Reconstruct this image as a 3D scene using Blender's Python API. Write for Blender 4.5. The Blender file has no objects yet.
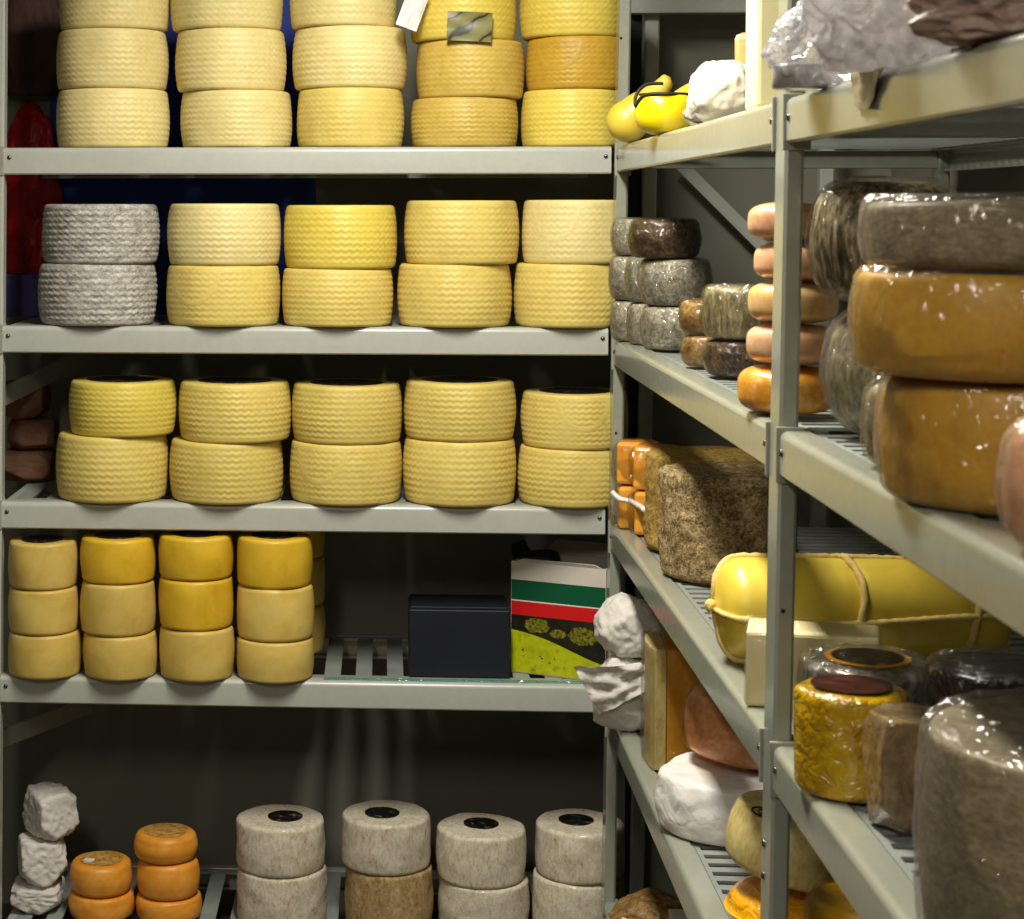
import bpy, bmesh, math, random
from mathutils import Vector, Matrix, noise
random.seed(7)
S = bpy.context.scene
COL = S.collection
H = 1.78                      # camera height above the floor
PI = math.pi
# ------------------------------------------------------------------ camera model
F = 1930.; CX = 253.; CY = 277.
YAW = -math.atan((383 - CX) / F); P = math.atan((CY - 212) / F)
Rv = Vector((math.cos(YAW), -math.sin(YAW), 0))
Uv = Vector((math.sin(YAW) * math.sin(P), math.cos(YAW) * math.sin(P), math.cos(P)))
Fv = Vector((math.sin(YAW) * math.cos(P), math.cos(YAW) * math.cos(P), -math.sin(P)))
def atY(px, py, Y):
    r = Rv * ((px - CX) / F) + Uv * ((CY - py) / F) + Fv
    return r * (Y / r.y)
def lean(Z): return .011 * Z   # the racks lean very slightly

cam = bpy.data.cameras.new('camera'); co = bpy.data.objects.new('camera', cam); COL.objects.link(co)
co.matrix_world = Matrix((( Rv.x, Uv.x, -Fv.x, 0), (Rv.y, Uv.y, -Fv.y, 0), (Rv.z, Uv.z, -Fv.z, H), (0, 0, 0, 1)))
cam.sensor_width = 36; cam.sensor_fit = 'HORIZONTAL'; cam.lens = F * 36 / 1024
cam.shift_x = (512 - CX) / 1024; cam.shift_y = -(459.5 - CY) / 1024
cam.dof.use_dof = True; cam.dof.focus_distance = 4.1; cam.dof.aperture_fstop = 13
cam.clip_start = .05
S.camera = co

# ------------------------------------------------------------------ materials
def lin(c):
    return tuple(((v / 255) / 12.92 if v / 255 <= .04045 else ((v / 255 + .055) / 1.055) ** 2.4) for v in c) + (1,)
def newmat(name):
    m = bpy.data.materials.new(name); m.use_nodes = True
    nt = m.node_tree; b = nt.nodes['Principled BSDF']
    return m, nt, b
def coords(nt, scale=(1, 1, 1), kind='Object'):
    tc = nt.nodes.new('ShaderNodeTexCoord'); mp = nt.nodes.new('ShaderNodeMapping')
    oi = nt.nodes.new('ShaderNodeObjectInfo'); ml = nt.nodes.new('ShaderNodeMath'); ml.operation = 'MULTIPLY'; ml.inputs[1].default_value = 37
    nt.links.new(oi.outputs['Random'], ml.inputs[0]); nt.links.new(ml.outputs[0], mp.inputs['Location'])
    mp.inputs['Scale'].default_value = scale
    nt.links.new(tc.outputs[kind], mp.inputs['Vector'])
    return mp.outputs['Vector']
def noisen(nt, vec, scale, detail=4, rough=.6, dist=0):
    n = nt.nodes.new('ShaderNodeTexNoise'); n.inputs['Scale'].default_value = scale
    n.inputs['Detail'].default_value = detail; n.inputs['Roughness'].default_value = rough
    n.inputs['Distortion'].default_value = dist
    nt.links.new(vec, n.inputs['Vector']); return n.outputs['Fac']
def ramp(nt, fac, stops):
    r = nt.nodes.new('ShaderNodeValToRGB'); el = r.color_ramp.elements
    while len(el) < len(stops): el.new(.5)
    for e, (p, c) in zip(el, stops): e.position = p; e.color = lin(c)
    nt.links.new(fac, r.inputs['Fac']); return r.outputs['Color']
def bump(nt, b, h, strength, dist=.002):
    n = nt.nodes.new('ShaderNodeBump'); n.inputs['Strength'].default_value = strength
    n.inputs['Distance'].default_value = dist
    nt.links.new(h, n.inputs['Height']); nt.links.new(n.outputs['Normal'], b.inputs['Normal'])
def vary(nt, col, b, amt=.12):
    """each object its own lightness"""
    oi = nt.nodes.new('ShaderNodeObjectInfo'); mr = nt.nodes.new('ShaderNodeMapRange')
    mr.inputs['To Min'].default_value = 1 - amt; mr.inputs['To Max'].default_value = 1 + amt * .6
    nt.links.new(oi.outputs['Random'], mr.inputs['Value'])
    hs = nt.nodes.new('ShaderNodeHueSaturation'); nt.links.new(mr.outputs[0], hs.inputs['Value'])
    nt.links.new(col, hs.inputs['Color']); nt.links.new(hs.outputs[0], b.inputs['Base Color'])
def crease_height(nt, v, scale, extra=None):
    '''sharp folds: distorted cell edges at two sizes'''
    nz = nt.nodes.new('ShaderNodeTexNoise'); nz.inputs['Scale'].default_value = scale * .8; nz.inputs['Detail'].default_value = 2; nt.links.new(v, nz.inputs['Vector'])
    ad = nt.nodes.new('ShaderNodeVectorMath'); ad.operation = 'MULTIPLY_ADD'; ad.inputs[1].default_value = (1.1 / scale * 1.6,) * 3
    nt.links.new(nz.outputs['Color'], ad.inputs[0]); nt.links.new(v, ad.inputs[2])
    tot = None
    for sc, w in ((scale, 1.0), (scale * 2.7, .45)):
        vo = nt.nodes.new('ShaderNodeTexVoronoi'); vo.feature = 'DISTANCE_TO_EDGE'; vo.inputs['Scale'].default_value = sc; nt.links.new(ad.outputs[0], vo.inputs['Vector'])
        m1 = nt.nodes.new('ShaderNodeMath'); m1.operation = 'MULTIPLY'; m1.inputs[1].default_value = w; nt.links.new(vo.outputs['Distance'], m1.inputs[0])
        if tot is None: tot = m1.outputs[0]
        else:
            a_ = nt.nodes.new('ShaderNodeMath'); a_.operation = 'ADD'; nt.links.new(tot, a_.inputs[0]); nt.links.new(m1.outputs[0], a_.inputs[1]); tot = a_.outputs[0]
    if extra is not None:
        a_ = nt.nodes.new('ShaderNodeMath'); a_.operation = 'MULTIPLY_ADD'; a_.inputs[1].default_value = .25; nt.links.new(extra, a_.inputs[0]); nt.links.new(tot, a_.inputs[2]); tot = a_.outputs[0]
    return tot
def mat_mottle(name, stops, scale=14, rough=.55, bs=.3, bscale=90, bdist=.0015, detail=5, stretch=(1, 1, 1), var=.08, coat=0, spec=.4, dist=.4, crease=None, fine=0):
    m, nt, b = newmat(name)
    v = coords(nt, stretch)
    fac = noisen(nt, v, scale, detail, .65, dist)
    if fine:
        f2 = noisen(nt, v, fine, 6, .7)
        mx = nt.nodes.new('ShaderNodeMix'); mx.inputs[0].default_value = .5
        nt.links.new(fac, mx.inputs[2]); nt.links.new(f2, mx.inputs[3]); fac = mx.outputs[0]
    c = ramp(nt, fac, stops)
    vary(nt, c, b, var)
    hgt = noisen(nt, v, bscale, 5, .65)
    if crease:
        hgt = crease_height(nt, v, crease, hgt)
    if bs: bump(nt, b, hgt, bs, bdist)
    b.inputs['Roughness'].default_value = rough
    b.inputs['Specular IOR Level'].default_value = spec
    if coat: b.inputs['Coat Weight'].default_value = coat; b.inputs['Coat Roughness'].default_value = .12
    return m
M = {}
# basket wheels
M['cream'] = mat_mottle('pale rind', [(.25, (204, 184, 114)), (.5, (222, 204, 138)), (.8, (232, 216, 158))], 14, .5, .2, fine=90, var=.05)
M['yellow'] = mat_mottle('yellow rind', [(.25, (196, 170, 84)), (.5, (214, 191, 104)), (.8, (224, 204, 124))], 14, .48, .2, fine=90, var=.05)
M['lemon'] = mat_mottle('lemon rind', [(.25, (202, 176, 66)), (.5, (218, 195, 86)), (.8, (226, 205, 106))], 14, .46, .15, fine=90, var=.05)
M['ochre'] = mat_mottle('ochre rind', [(.2, (164, 134, 52)), (.45, (198, 168, 78)), (.8, (212, 188, 102))], 16, .48, .2, var=.05, fine=60)
M['bistre'] = mat_mottle('aged rind', [(.2, (146, 108, 30)), (.45, (188, 148, 46)), (.8, (206, 170, 62))], 16, .48, .2, var=.05, fine=60)
M['greyweave'] = mat_mottle('grey bloom rind', [(.34, (92, 86, 78)), (.47, (158, 152, 142)), (.6, (204, 200, 190)), (.72, (226, 222, 214))], 40, .62, .5, 220, .002, 6, (1, 1, 2.0), fine=180)
M['smooth'] = mat_mottle('smooth yellow rind', [(.2, (190, 154, 68)), (.5, (210, 180, 92)), (.8, (220, 194, 114))], 12, .42, .15, 120, .001, 4, var=.06)
M['smoothgold'] = mat_mottle('smooth golden rind', [(.2, (190, 148, 24)), (.5, (212, 172, 44)), (.8, (222, 184, 60))], 12, .4, .1, 120, .001, 4, var=.05)
M['orange'] = mat_mottle('orange rind', [(.2, (208, 126, 30)), (.5, (228, 152, 50)), (.8, (238, 176, 84))], 18, .42, .2, 140, .001, 4)
M['whiterind'] = mat_mottle('white mould rind', [(.32, (120, 96, 62)), (.42, (190, 176, 148)), (.55, (214, 205, 184)), (.75, (228, 221, 204))], 30, .7, .6, 160, .002, 7, (1.6, 1.6, .8), dist=1.2, fine=110, coat=.25)
M['tanrind'] = mat_mottle('tan mould rind', [(.34, (110, 84, 44)), (.5, (172, 142, 94)), (.7, (204, 186, 150))], 28, .7, .6, 160, .002, 7, (1.4, 1.4, .8), fine=110)
M['ash'] = mat_mottle('ash rind', [(.34, (70, 64, 50)), (.46, (128, 122, 104)), (.56, (166, 160, 142)), (.68, (206, 200, 184))], 60, .75, .8, 260, .002, 7, coat=.2, fine=240)
M['darkrind'] = mat_mottle('dark brown rind', [(.38, (26, 18, 10)), (.5, (62, 44, 24)), (.62, (118, 90, 52))], 60, .65, .8, 240, .002, 7, coat=.3, fine=200)
M['brownrind'] = mat_mottle('brown rind', [(.36, (70, 48, 20)), (.5, (132, 100, 50)), (.66, (180, 146, 86))], 50, .5, .6, 200, .002, 6, coat=.4, fine=180)
M['mould'] = mat_mottle('crusty mould rind', [(.36, (52, 38, 20)), (.45, (112, 90, 54)), (.53, (160, 136, 92)), (.66, (200, 182, 140))], 60, .85, 1, 260, .004, 9, dist=1.0, fine=200)
M['mouldyellow'] = mat_mottle('crusty yellow rind', [(.36, (84, 62, 20)), (.48, (156, 124, 54)), (.64, (200, 170, 92))], 60, .85, 1, 260, .004, 9, dist=1.0, fine=200)
M['pinkrind'] = mat_mottle('pink washed rind', [(.3, (206, 134, 84)), (.48, (222, 166, 124)), (.6, (226, 184, 140)), (.75, (224, 196, 160))], 30, .3, .15, 90, .001, 4, coat=.6, fine=110)
M['peach'] = mat_mottle('peach washed rind', [(.3, (204, 150, 84)), (.5, (220, 176, 110)), (.68, (226, 196, 146))], 26, .3, .15, 90, .001, 4, coat=.6, fine=110)
M['pinkorange'] = mat_mottle('orange washed rind', [(.3, (200, 120, 26)), (.5, (222, 152, 52)), (.68, (236, 206, 150))], 26, .3, .15, 90, .001, 4, coat=.6, fine=110)
M['amber'] = mat_mottle('amber rind', [(.3, (176, 128, 10)), (.5, (206, 156, 20)), (.72, (218, 178, 64))], 16, .45, .3, 90, .002, 5, var=.03, fine=90)
M['stonerind'] = mat_mottle('stone rind', [(.34, (88, 76, 50)), (.5, (136, 122, 90)), (.66, (176, 162, 128))], 20, .6, .6, 120, .002, 7, (1, 1, 2.2), coat=.2, dist=2, fine=120)
M['marbled'] = mat_mottle('marbled rind', [(.36, (34, 28, 16)), (.46, (88, 76, 50)), (.54, (150, 138, 104)), (.66, (206, 198, 174))], 22, .5, .5, 120, .002, 6, (1.8, 1.8, .5), coat=.3, dist=2.5, fine=60)
M['greengrey'] = mat_mottle('green grey rind', [(.36, (66, 58, 34)), (.46, (116, 106, 72)), (.56, (158, 148, 108)), (.68, (200, 192, 164))], 26, .5, .5, 120, .002, 6, (1.5, 1.5, .6), coat=.3, dist=2, fine=100)
M['waxyellow'] = mat_mottle('waxy yellow skin', [(.2, (202, 172, 48)), (.5, (216, 188, 66)), (.8, (224, 198, 86))], 12, .38, .12, 60, .001, 3, spec=.5)
M['brightwax'] = mat_mottle('bright yellow wax', [(.2, (232, 200, 10)), (.6, (242, 214, 20)), (.9, (244, 222, 50))], 6, .25, .05, 40, .001, 3, spec=.6)
M['palepaste'] = mat_mottle('pale paste', [(.2, (216, 202, 148)), (.6, (230, 218, 168)), (.9, (236, 226, 184))], 6, .5, .1, 50, .001, 4)
M['orangepaste'] = mat_mottle('orange paste', [(.2, (204, 128, 24)), (.5, (228, 158, 40)), (.85, (238, 186, 80))], 20, .45, .2, 90, .001, 4, coat=.5)
M['terracotta'] = mat_mottle('terracotta paste', [(.3, (196, 116, 58)), (.5, (226, 154, 92)), (.7, (238, 192, 144))], 24, .4, .3, 90, .002, 5, coat=.5, fine=90)
M['straw'] = mat_mottle('straw rind', [(.3, (160, 132, 62)), (.5, (204, 184, 118)), (.72, (224, 208, 150))], 26, .5, .4, 120, .002, 6, (1, 1, .5), fine=110)
M['goldfoil'] = mat_mottle('gold foil', [(.2, (210, 140, 0)), (.5, (240, 166, 4)), (.85, (248, 186, 20))], 12, .3, 1, 60, .006, 4, coat=.6, spec=.7, crease=26)
M['mustard'] = mat_mottle('mustard foil', [(.3, (150, 112, 0)), (.5, (196, 152, 0)), (.7, (216, 174, 8))], 30, .24, 1, 60, .006, 4, coat=.9, spec=.8, crease=34)
M['paper'] = mat_mottle('white paper', [(.2, (204, 198, 188)), (.6, (218, 213, 204)), (.9, (226, 222, 214))], 8, .75, .8, 60, .005, 4, spec=.2, crease=14)
M['creampaper'] = mat_mottle('cream paper', [(.2, (178, 168, 146)), (.6, (192, 183, 162)), (.9, (202, 194, 174))], 8, .75, .9, 60, .006, 4, spec=.2, crease=16)
M['greaseproof'] = mat_mottle('waxed paper', [(.2, (214, 208, 200)), (.6, (228, 223, 217)), (.9, (234, 231, 226))], 8, .42, .8, 50, .005, 3, spec=.4, crease=12)
M['carton'] = mat_mottle('carton', [(.2, (196, 186, 172)), (.7, (210, 202, 190)), (.9, (218, 210, 200))], 8, .7, .05)
M['brownreflect'] = mat_mottle('reflection brown', [(.2, (112, 76, 56)), (.7, (138, 98, 74)), (.9, (150, 108, 84))], 8, .8, .1)  # colour of the brown reflections on the third shelf
M['mauve'] = mat_mottle('mauve plastic', [(.3, (146, 120, 108)), (.6, (166, 140, 126)), (.8, (186, 162, 148))], 8, .5, .6, 30, .005, 3, crease=9)
M['flap'] = mat_mottle('olive plastic', [(.3, (138, 124, 92)), (.6, (158, 144, 112)), (.8, (176, 164, 134))], 20, .4, .6, 60, .003, 3, crease=30)
M['redreflect'] = mat_mottle('red plastic', [(.2, (130, 8, 14)), (.5, (186, 18, 26)), (.85, (214, 44, 48))], 12, .35, .8, 24, .006, 4, crease=12)  # colour of the red reflection modelled as a solid
M['darkreflect'] = mat_mottle('brown sack', [(.2, (44, 24, 18)), (.6, (74, 46, 34)), (.9, (98, 66, 50))], 10, .7, .5, 24, .005, 4)  # colour of the dark brown reflection modelled as a solid
M['blue'] = mat_mottle('blue sheet', [(.2, (26, 48, 140)), (.6, (38, 66, 170)), (.9, (56, 84, 180))], 3, .6, 0)
M['navy'] = mat_mottle('navy card', [(.2, (44, 42, 92)), (.6, (62, 58, 116)), (.9, (80, 76, 136))], 5, .6, .1)
M['blackbox'] = mat_mottle('black card', [(.2, (12, 15, 24)), (.6, (19, 23, 33)), (.9, (26, 30, 42))], 6, .55, .1)
M['blacklabel'] = mat_mottle('black label', [(.42, (14, 12, 12)), (.58, (30, 26, 24)), (.66, (120, 110, 92))], 60, .3, .0, var=0)
M['darkfilm'] = mat_mottle('dark glossy film', [(.3, (22, 20, 18)), (.5, (52, 48, 42)), (.72, (130, 124, 112))], 30, .2, 1, 60, .006, 5, coat=.8, crease=30)
M['steelfilm'] = mat_mottle('silver film', [(.3, (70, 66, 60)), (.5, (120, 114, 106)), (.72, (186, 182, 174))], 30, .2, 1, 60, .006, 5, coat=.8, crease=30)
M['silverfilm'] = mat_mottle('grey brown film', [(.3, (84, 64, 40)), (.5, (124, 100, 68)), (.72, (160, 136, 100))], 26, .25, .8, 60, .005, 5, coat=.8, crease=22)
M['rope'] = mat_mottle('yellow cord', [(.3, (206, 172, 84)), (.7, (232, 206, 130))], 90, .7, .6, 200, .002, 3)
M['blackcord'] = mat_mottle('black cord', [(.3, (14, 12, 10)), (.7, (34, 28, 22))], 60, .7, .3)
M['steel'] = mat_mottle('bolt steel', [(.3, (90, 84, 78)), (.7, (140, 134, 126))], 40, .25, 0, var=0)
M['steel'].node_tree.nodes['Principled BSDF'].inputs['Metallic'].default_value = .9
M['metal'] = mat_mottle('grey lacquered steel', [(.25, (164, 166, 156)), (.6, (176, 178, 168)), (.85, (184, 186, 177))], 7, .3, .08, 300, .0005, 3, var=0, spec=.6, fine=60)
M['metalside'] = mat_mottle('right rack steel', [(.25, (136, 139, 124)), (.6, (148, 151, 136)), (.85, (158, 161, 147))], 7, .26, .08, 300, .0005, 3, var=0, spec=.7, fine=60, coat=.35)  # darker and more olive than the back rack's steel
M['slat'] = mat_mottle('grey slat', [(.3, (128, 134, 128)), (.7, (150, 155, 148))], 8, .36, .05, 200, .0005, 3, var=0, spec=.6)
M['bracket'] = mat_mottle('bracket steel', [(.3, (138, 138, 126)), (.7, (156, 156, 145))], 20, .35, 0, var=0, spec=.6)
M['tin'] = mat_mottle('tin lacquer', [(.3, (150, 146, 140)), (.7, (178, 172, 166))], 20, .25, 0, var=0, coat=.6)
M['dark'] = mat_mottle('hole', [(.3, (22, 20, 16)), (.7, (30, 28, 22))], 20, .8, 0, var=0)
M['wall'] = mat_mottle('grey wall panel', [(.3, (118, 118, 104)), (.7, (128, 127, 113))], 3, .6, .05, 60, .001, 3, var=0)
M['wallside'] = mat_mottle('side wall panel', [(.3, (112, 106, 94)), (.7, (122, 116, 104))], 3, .6, .05, 60, .001, 3, var=0)
M['walldark'] = mat_mottle('dark brown wall', [(.3, (64, 56, 48)), (.7, (74, 66, 56))], 3, .7, 0, var=0)
M['ceil'] = mat_mottle('ceiling paint', [(.3, (150, 146, 136)), (.7, (158, 154, 144))], 3, .8, 0, var=0)
M['floor'] = mat_mottle('floor tile', [(.3, (80, 74, 66)), (.7, (96, 90, 80))], 6, .5, .05, var=0)

def film(name, tint, base=.05, gl=.55, bscale=26, white=0):
    m = bpy.data.materials.new(name); m.use_nodes = True; nt = m.node_tree; nt.nodes.clear()
    o = nt.nodes.new('ShaderNodeOutputMaterial'); tr = nt.nodes.new('ShaderNodeBsdfTransparent'); tr.inputs[0].default_value = tint
    g = nt.nodes.new('ShaderNodeBsdfGlossy'); g.inputs['Roughness'].default_value = .1; g.inputs['Color'].default_value = (1, 1, 1, 1)
    v = coords(nt, (1, 1, .55)); n1 = crease_height(nt, v, bscale, noisen(nt, v, bscale * 2, 3))
    bp = nt.nodes.new('ShaderNodeBump'); bp.inputs['Strength'].default_value = 1; bp.inputs['Distance'].default_value = .009
    nt.links.new(n1, bp.inputs['Height'])
    nt.links.new(bp.outputs[0], g.inputs['Normal'])
    fr = nt.nodes.new('ShaderNodeFresnel'); fr.inputs[0].default_value = 1.4
    a = nt.nodes.new('ShaderNodeMath'); a.operation = 'MULTIPLY_ADD'; a.inputs[1].default_value = gl; a.inputs[2].default_value = base; a.use_clamp = True
    nt.links.new(fr.outputs[0], a.inputs[0])
    mx = nt.nodes.new('ShaderNodeMixShader'); nt.links.new(a.outputs[0], mx.inputs[0]); nt.links.new(tr.outputs[0], mx.inputs[1]); nt.links.new(g.outputs[0], mx.inputs[2])
    last = mx.outputs[0]
    if white:
        d = nt.nodes.new('ShaderNodeBsdfDiffuse'); d.inputs[0].default_value = (.8, .76, .76, 1); nt.links.new(bp.outputs[0], d.inputs['Normal'])
        tl = nt.nodes.new('ShaderNodeBsdfTranslucent'); tl.inputs[0].default_value = (.8, .76, .76, 1)
        m3 = nt.nodes.new('ShaderNodeMixShader'); m3.inputs[0].default_value = .35; nt.links.new(d.outputs[0], m3.inputs[1]); nt.links.new(tl.outputs[0], m3.inputs[2])
        m2 = nt.nodes.new('ShaderNodeMixShader'); m2.inputs[0].default_value = white; nt.links.new(last, m2.inputs[1]); nt.links.new(m3.outputs[0], m2.inputs[2]); last = m2.outputs[0]
    nt.links.new(last, o.inputs[0]); return m
M['film'] = film('clear film', (.97, .96, .94, 1), .02, .5, 34)
M['filmhazy'] = film('hazy film', (.95, .94, .92, 1), .02, .55, 30, .06)
M['bag'] = film('clear bag', (.96, .96, .97, 1), .04, .8, 9, .25)
M['whitebag'] = film('white bag', (.96, .95, .95, 1), .02, .4, 6, .8)

# ------------------------------------------------------------------ object helpers
def link(o, parent=None):
    COL.objects.link(o)
    if parent is not None: o.parent = parent
    return o
def tag(o, label, cat, group=None):
    o['label'] = label; o['category'] = cat
    if group: o['group'] = group
    n = len(label.split())
    if not 4 <= n <= 16: print('LABEL LENGTH', n, label)
    return o
def thing(name, label, cat, loc, rz=0, group=None):
    o = bpy.data.objects.new(name, None); o.empty_display_size = .05; link(o)
    o.location = (loc[0], loc[1], loc[2] + H); o.rotation_euler = (0, 0, rz)
    return tag(o, label, cat, group)
def smooth(me, flag=True):
    me.polygons.foreach_set('use_smooth', [flag] * len(me.polygons))
def mesh(name, verts, faces, mat, sm=True):
    me = bpy.data.meshes.new(name); me.from_pydata([tuple(v) for v in verts], [], faces); me.update()
    if sm: smooth(me)
    for m in (mat if isinstance(mat, (list, tuple)) else [mat]): me.materials.append(m)
    return me
def obj(name, me, parent=None, loc=None, world=False):
    o = bpy.data.objects.new(name, me); link(o, parent)
    if loc is not None:
        o.location = (loc[0], loc[1], loc[2] + (H if parent is None else 0))
    return o
def lathe(prof, seg=64, disp=None):
    """prof: (r,z) from bottom centre to top centre"""
    V = []; Fc = []
    n = len(prof)
    for i, (r, z) in enumerate(prof):
        if i in (0, n - 1): V.append((0, 0, z)); continue
        for k in range(seg):
            a = 2 * PI * k / seg; rr = r; zz = z
            if disp: rr, zz = disp(r, z, a, i)
            V.append((rr * math.cos(a), rr * math.sin(a), zz))
    def idx(i, k): return 0 if i == 0 else (len(V) - 1 if i == n - 1 else 1 + (i - 1) * seg + k % seg)
    for i in range(n - 1):
        for k in range(seg):
            if i == 0: Fc.append((0, idx(1, k + 1), idx(1, k)))
            elif i == n - 2: Fc.append((idx(i, k), idx(i, k + 1), idx(n - 1, 0)))
            else: Fc.append((idx(i, k), idx(i, k + 1), idx(i + 1, k + 1), idx(i + 1, k)))
    return V, Fc
def drum(R, h, bevel=.01, bulge=.03, n=14, inner=3):
    """cheese wheel profile, R is the largest radius"""
    pr = [(0, 0)]
    for i in range(1, inner + 1): pr.append(((R * (1 - bulge) - bevel) * i / inner, 0))
    for k in range(1, 5):
        a = PI / 2 * k / 5; pr.append((R * (1 - bulge) - bevel + bevel * math.sin(a), bevel * (1 - math.cos(a))))
    for i in range(n + 1):
        t = i / n; z = bevel + (h - 2 * bevel) * t
        pr.append((R * (1 - bulge * (2 * t - 1) ** 2), z))
    for k in range(1, 5):
        a = PI / 2 * (1 - k / 5); pr.append((R * (1 - bulge) - bevel + bevel * math.sin(a), h - bevel * (1 - math.cos(a))))
    for i in range(inner, 0, -1): pr.append(((R * (1 - bulge) - bevel) * i / inner, h))
    pr.append((0, h)); return pr
def pillow(R, h, p=3.3, n=26):
    pr = [(0, 0)]
    for i in range(1, n):
        a = -PI / 2 + PI * i / n
        c = math.cos(a); s_ = math.sin(a)
        r = R * (c ** (2 / p)); z = h / 2 + h / 2 * math.copysign(abs(s_) ** (2 / p), s_)
        pr.append((r, z))
    pr.append((0, h)); return pr
def boxv(x0, x1, y0, y1, z0, z1, V, Fc):
    b = len(V)
    V += [(x0, y0, z0), (x1, y0, z0), (x1, y1, z0), (x0, y1, z0), (x0, y0, z1), (x1, y0, z1), (x1, y1, z1), (x0, y1, z1)]
    Fc += [(b, b + 3, b + 2, b + 1), (b + 4, b + 5, b + 6, b + 7), (b, b + 1, b + 5, b + 4), (b + 1, b + 2, b + 6, b + 5), (b + 2, b + 3, b + 7, b + 6), (b + 3, b, b + 4, b + 7)]
def bevel(me, w, seg=2):
    bm = bmesh.new(); bm.from_mesh(me)
    bmesh.ops.bevel(bm, geom=list(bm.edges), offset=w, segments=seg, affect='EDGES', profile=.5)
    bm.to_mesh(me); bm.free(); return me
def bbox_mesh(name, x0, x1, y0, y1, z0, z1, mat, bv=.002):
    V = []; Fc = []; boxv(x0, x1, y0, y1, z0, z1, V, Fc)
    me = mesh(name, V, Fc, mat, False)
    if bv: bevel(me, bv)
    return me
def tube(pts, r, mat, name='tube', seg=8, twist=0, strands=0):
    V = []; Fc = []; pts = [Vector(p) for p in pts]; n = len(pts); up = Vector((0, 0, 1)); prev = None
    L = 0
    for i, p in enumerate(pts):
        t = (pts[min(i + 1, n - 1)] - pts[max(i - 1, 0)]).normalized()
        if i: L += (p - pts[i - 1]).length
        if prev is None:
            a = t.cross(up if abs(t.z) < .9 else Vector((1, 0, 0))).normalized()
        else: a = (prev - t * prev.dot(t)).normalized()
        prev = a; b = t.cross(a)
        for k in range(seg):
            an = 2 * PI * k / seg; rr = r
            if strands: rr = r * (1 + .22 * math.cos(strands * an + L * twist))
            V.append(p + a * (rr * math.cos(an)) + b * (rr * math.sin(an)))
    for i in range(n - 1):
        for k in range(seg):
            Fc.append((i * seg + k, i * seg + (k + 1) % seg, (i + 1) * seg + (k + 1) % seg, (i + 1) * seg + k))
    Fc.append(tuple(range(seg))[::-1]); Fc.append(tuple((n - 1) * seg + k for k in range(seg)))
    return mesh(name, V, Fc, mat)
def smoothpath(pts, n=8):
    P_ = [Vector(p) for p in pts]; out = []
    for i in range(len(P_) - 1):
        a = P_[max(i - 1, 0)]; b = P_[i]; c = P_[i + 1]; d = P_[min(i + 2, len(P_) - 1)]
        for k in range(n):
            t = k / n
            out.append(.5 * ((2 * b) + (-a + c) * t + (2 * a - 5 * b + 4 * c - d) * t * t + (-a + 3 * b - 3 * c + d) * t ** 3))
    out.append(P_[-1]); return out
def crumple(name, size, mat, seed=0, facets=26, crease=.07, sub=5, flat_bottom=True, taper=0, freq=3.2, squareness=0, flat_shade=False):
    """a wrapped bundle: faceted, creased blob with half sizes `size`, base at z=0"""
    rnd = random.Random(seed)
    planes = []
    for i in range(facets):
        z = 1 - 2 * (i + .5) / facets; a = i * 2.39996 + rnd.uniform(-.4, .4); r = math.sqrt(1 - z * z)
        planes.append((Vector((r * math.cos(a), r * math.sin(a), z)), rnd.uniform(.8, 1.0)))
    if squareness:
        for d in ((1, 0, 0), (-1, 0, 0), (0, 1, 0), (0, -1, 0), (0, 0, 1)): planes.append((Vector(d), 1 - squareness))
    bm = bmesh.new(); bmesh.ops.create_icosphere(bm, subdivisions=sub, radius=1)
    off = Vector((seed * 3.1, seed * 1.7, seed * .9))
    for v in bm.verts:
        d = v.co.normalized()
        r = min(h / max(d.dot(n), 1e-3) for n, h in planes)
        r = min(r, 1.25)
        n1 = noise.noise(d * freq + off); n2 = noise.noise(d * freq * 2.3 + off); n3 = noise.noise(d * freq * 5 + off)
        r *= 1 + crease * .5 * ((.6 - abs(n1) * 2.4) + .3 * (.5 - abs(n2) * 2) + .12 * (.5 - abs(n3) * 2))
        p = d * r
        if taper: s = 1 - taper * (p.z + 1) / 2; p.x *= s; p.y *= s
        v.co = Vector((p.x * size[0], p.y * size[1], p.z * size[2]))
    if flat_bottom:
        zb = -size[2] * .8
        for v in bm.verts:
            if v.co.z < zb: v.co.z = zb + (v.co.z - zb) * .02
    zmin = min(v.co.z for v in bm.verts)
    for v in bm.verts: v.co.z -= zmin
    me = bpy.data.meshes.new(name); bm.to_mesh(me); bm.free(); smooth(me, not flat_shade); me.materials.append(mat); return me
def rough_disp(amp, freq, seed=0, amp2=0, freq2=90):
    o = Vector((seed * 2.3, seed * 5.1, seed * 1.3))
    def f(r, z, a, i):
        p = Vector((r * math.cos(a), r * math.sin(a), z))
        d = amp * noise.noise(p * freq + o) + (amp2 * noise.noise(p * freq2 + o) if amp2 else 0)
        if z < 1e-6: return r + d, z
        return r + d, z + d * .6
    return f
def wheel_mesh(name, R, h, mat, seg=72, bev=.01, bulge=.03, amp=.0015, freq=12, seed=0, amp2=0, freq2=90, n=14, inner=3, tilt=0):
    f = rough_disp(amp, freq, seed, amp2, freq2)
    V, Fc = lathe(pillow(R, h) if bev == 'pillow' else drum(R, h, bev, bulge, n, inner), seg, f)
    mx = max(v[2] for v in V); s = h / mx
    V = [(x, y, max(z, 0) * s) for x, y, z in V]
    return mesh(name, V, Fc, mat)
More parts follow.
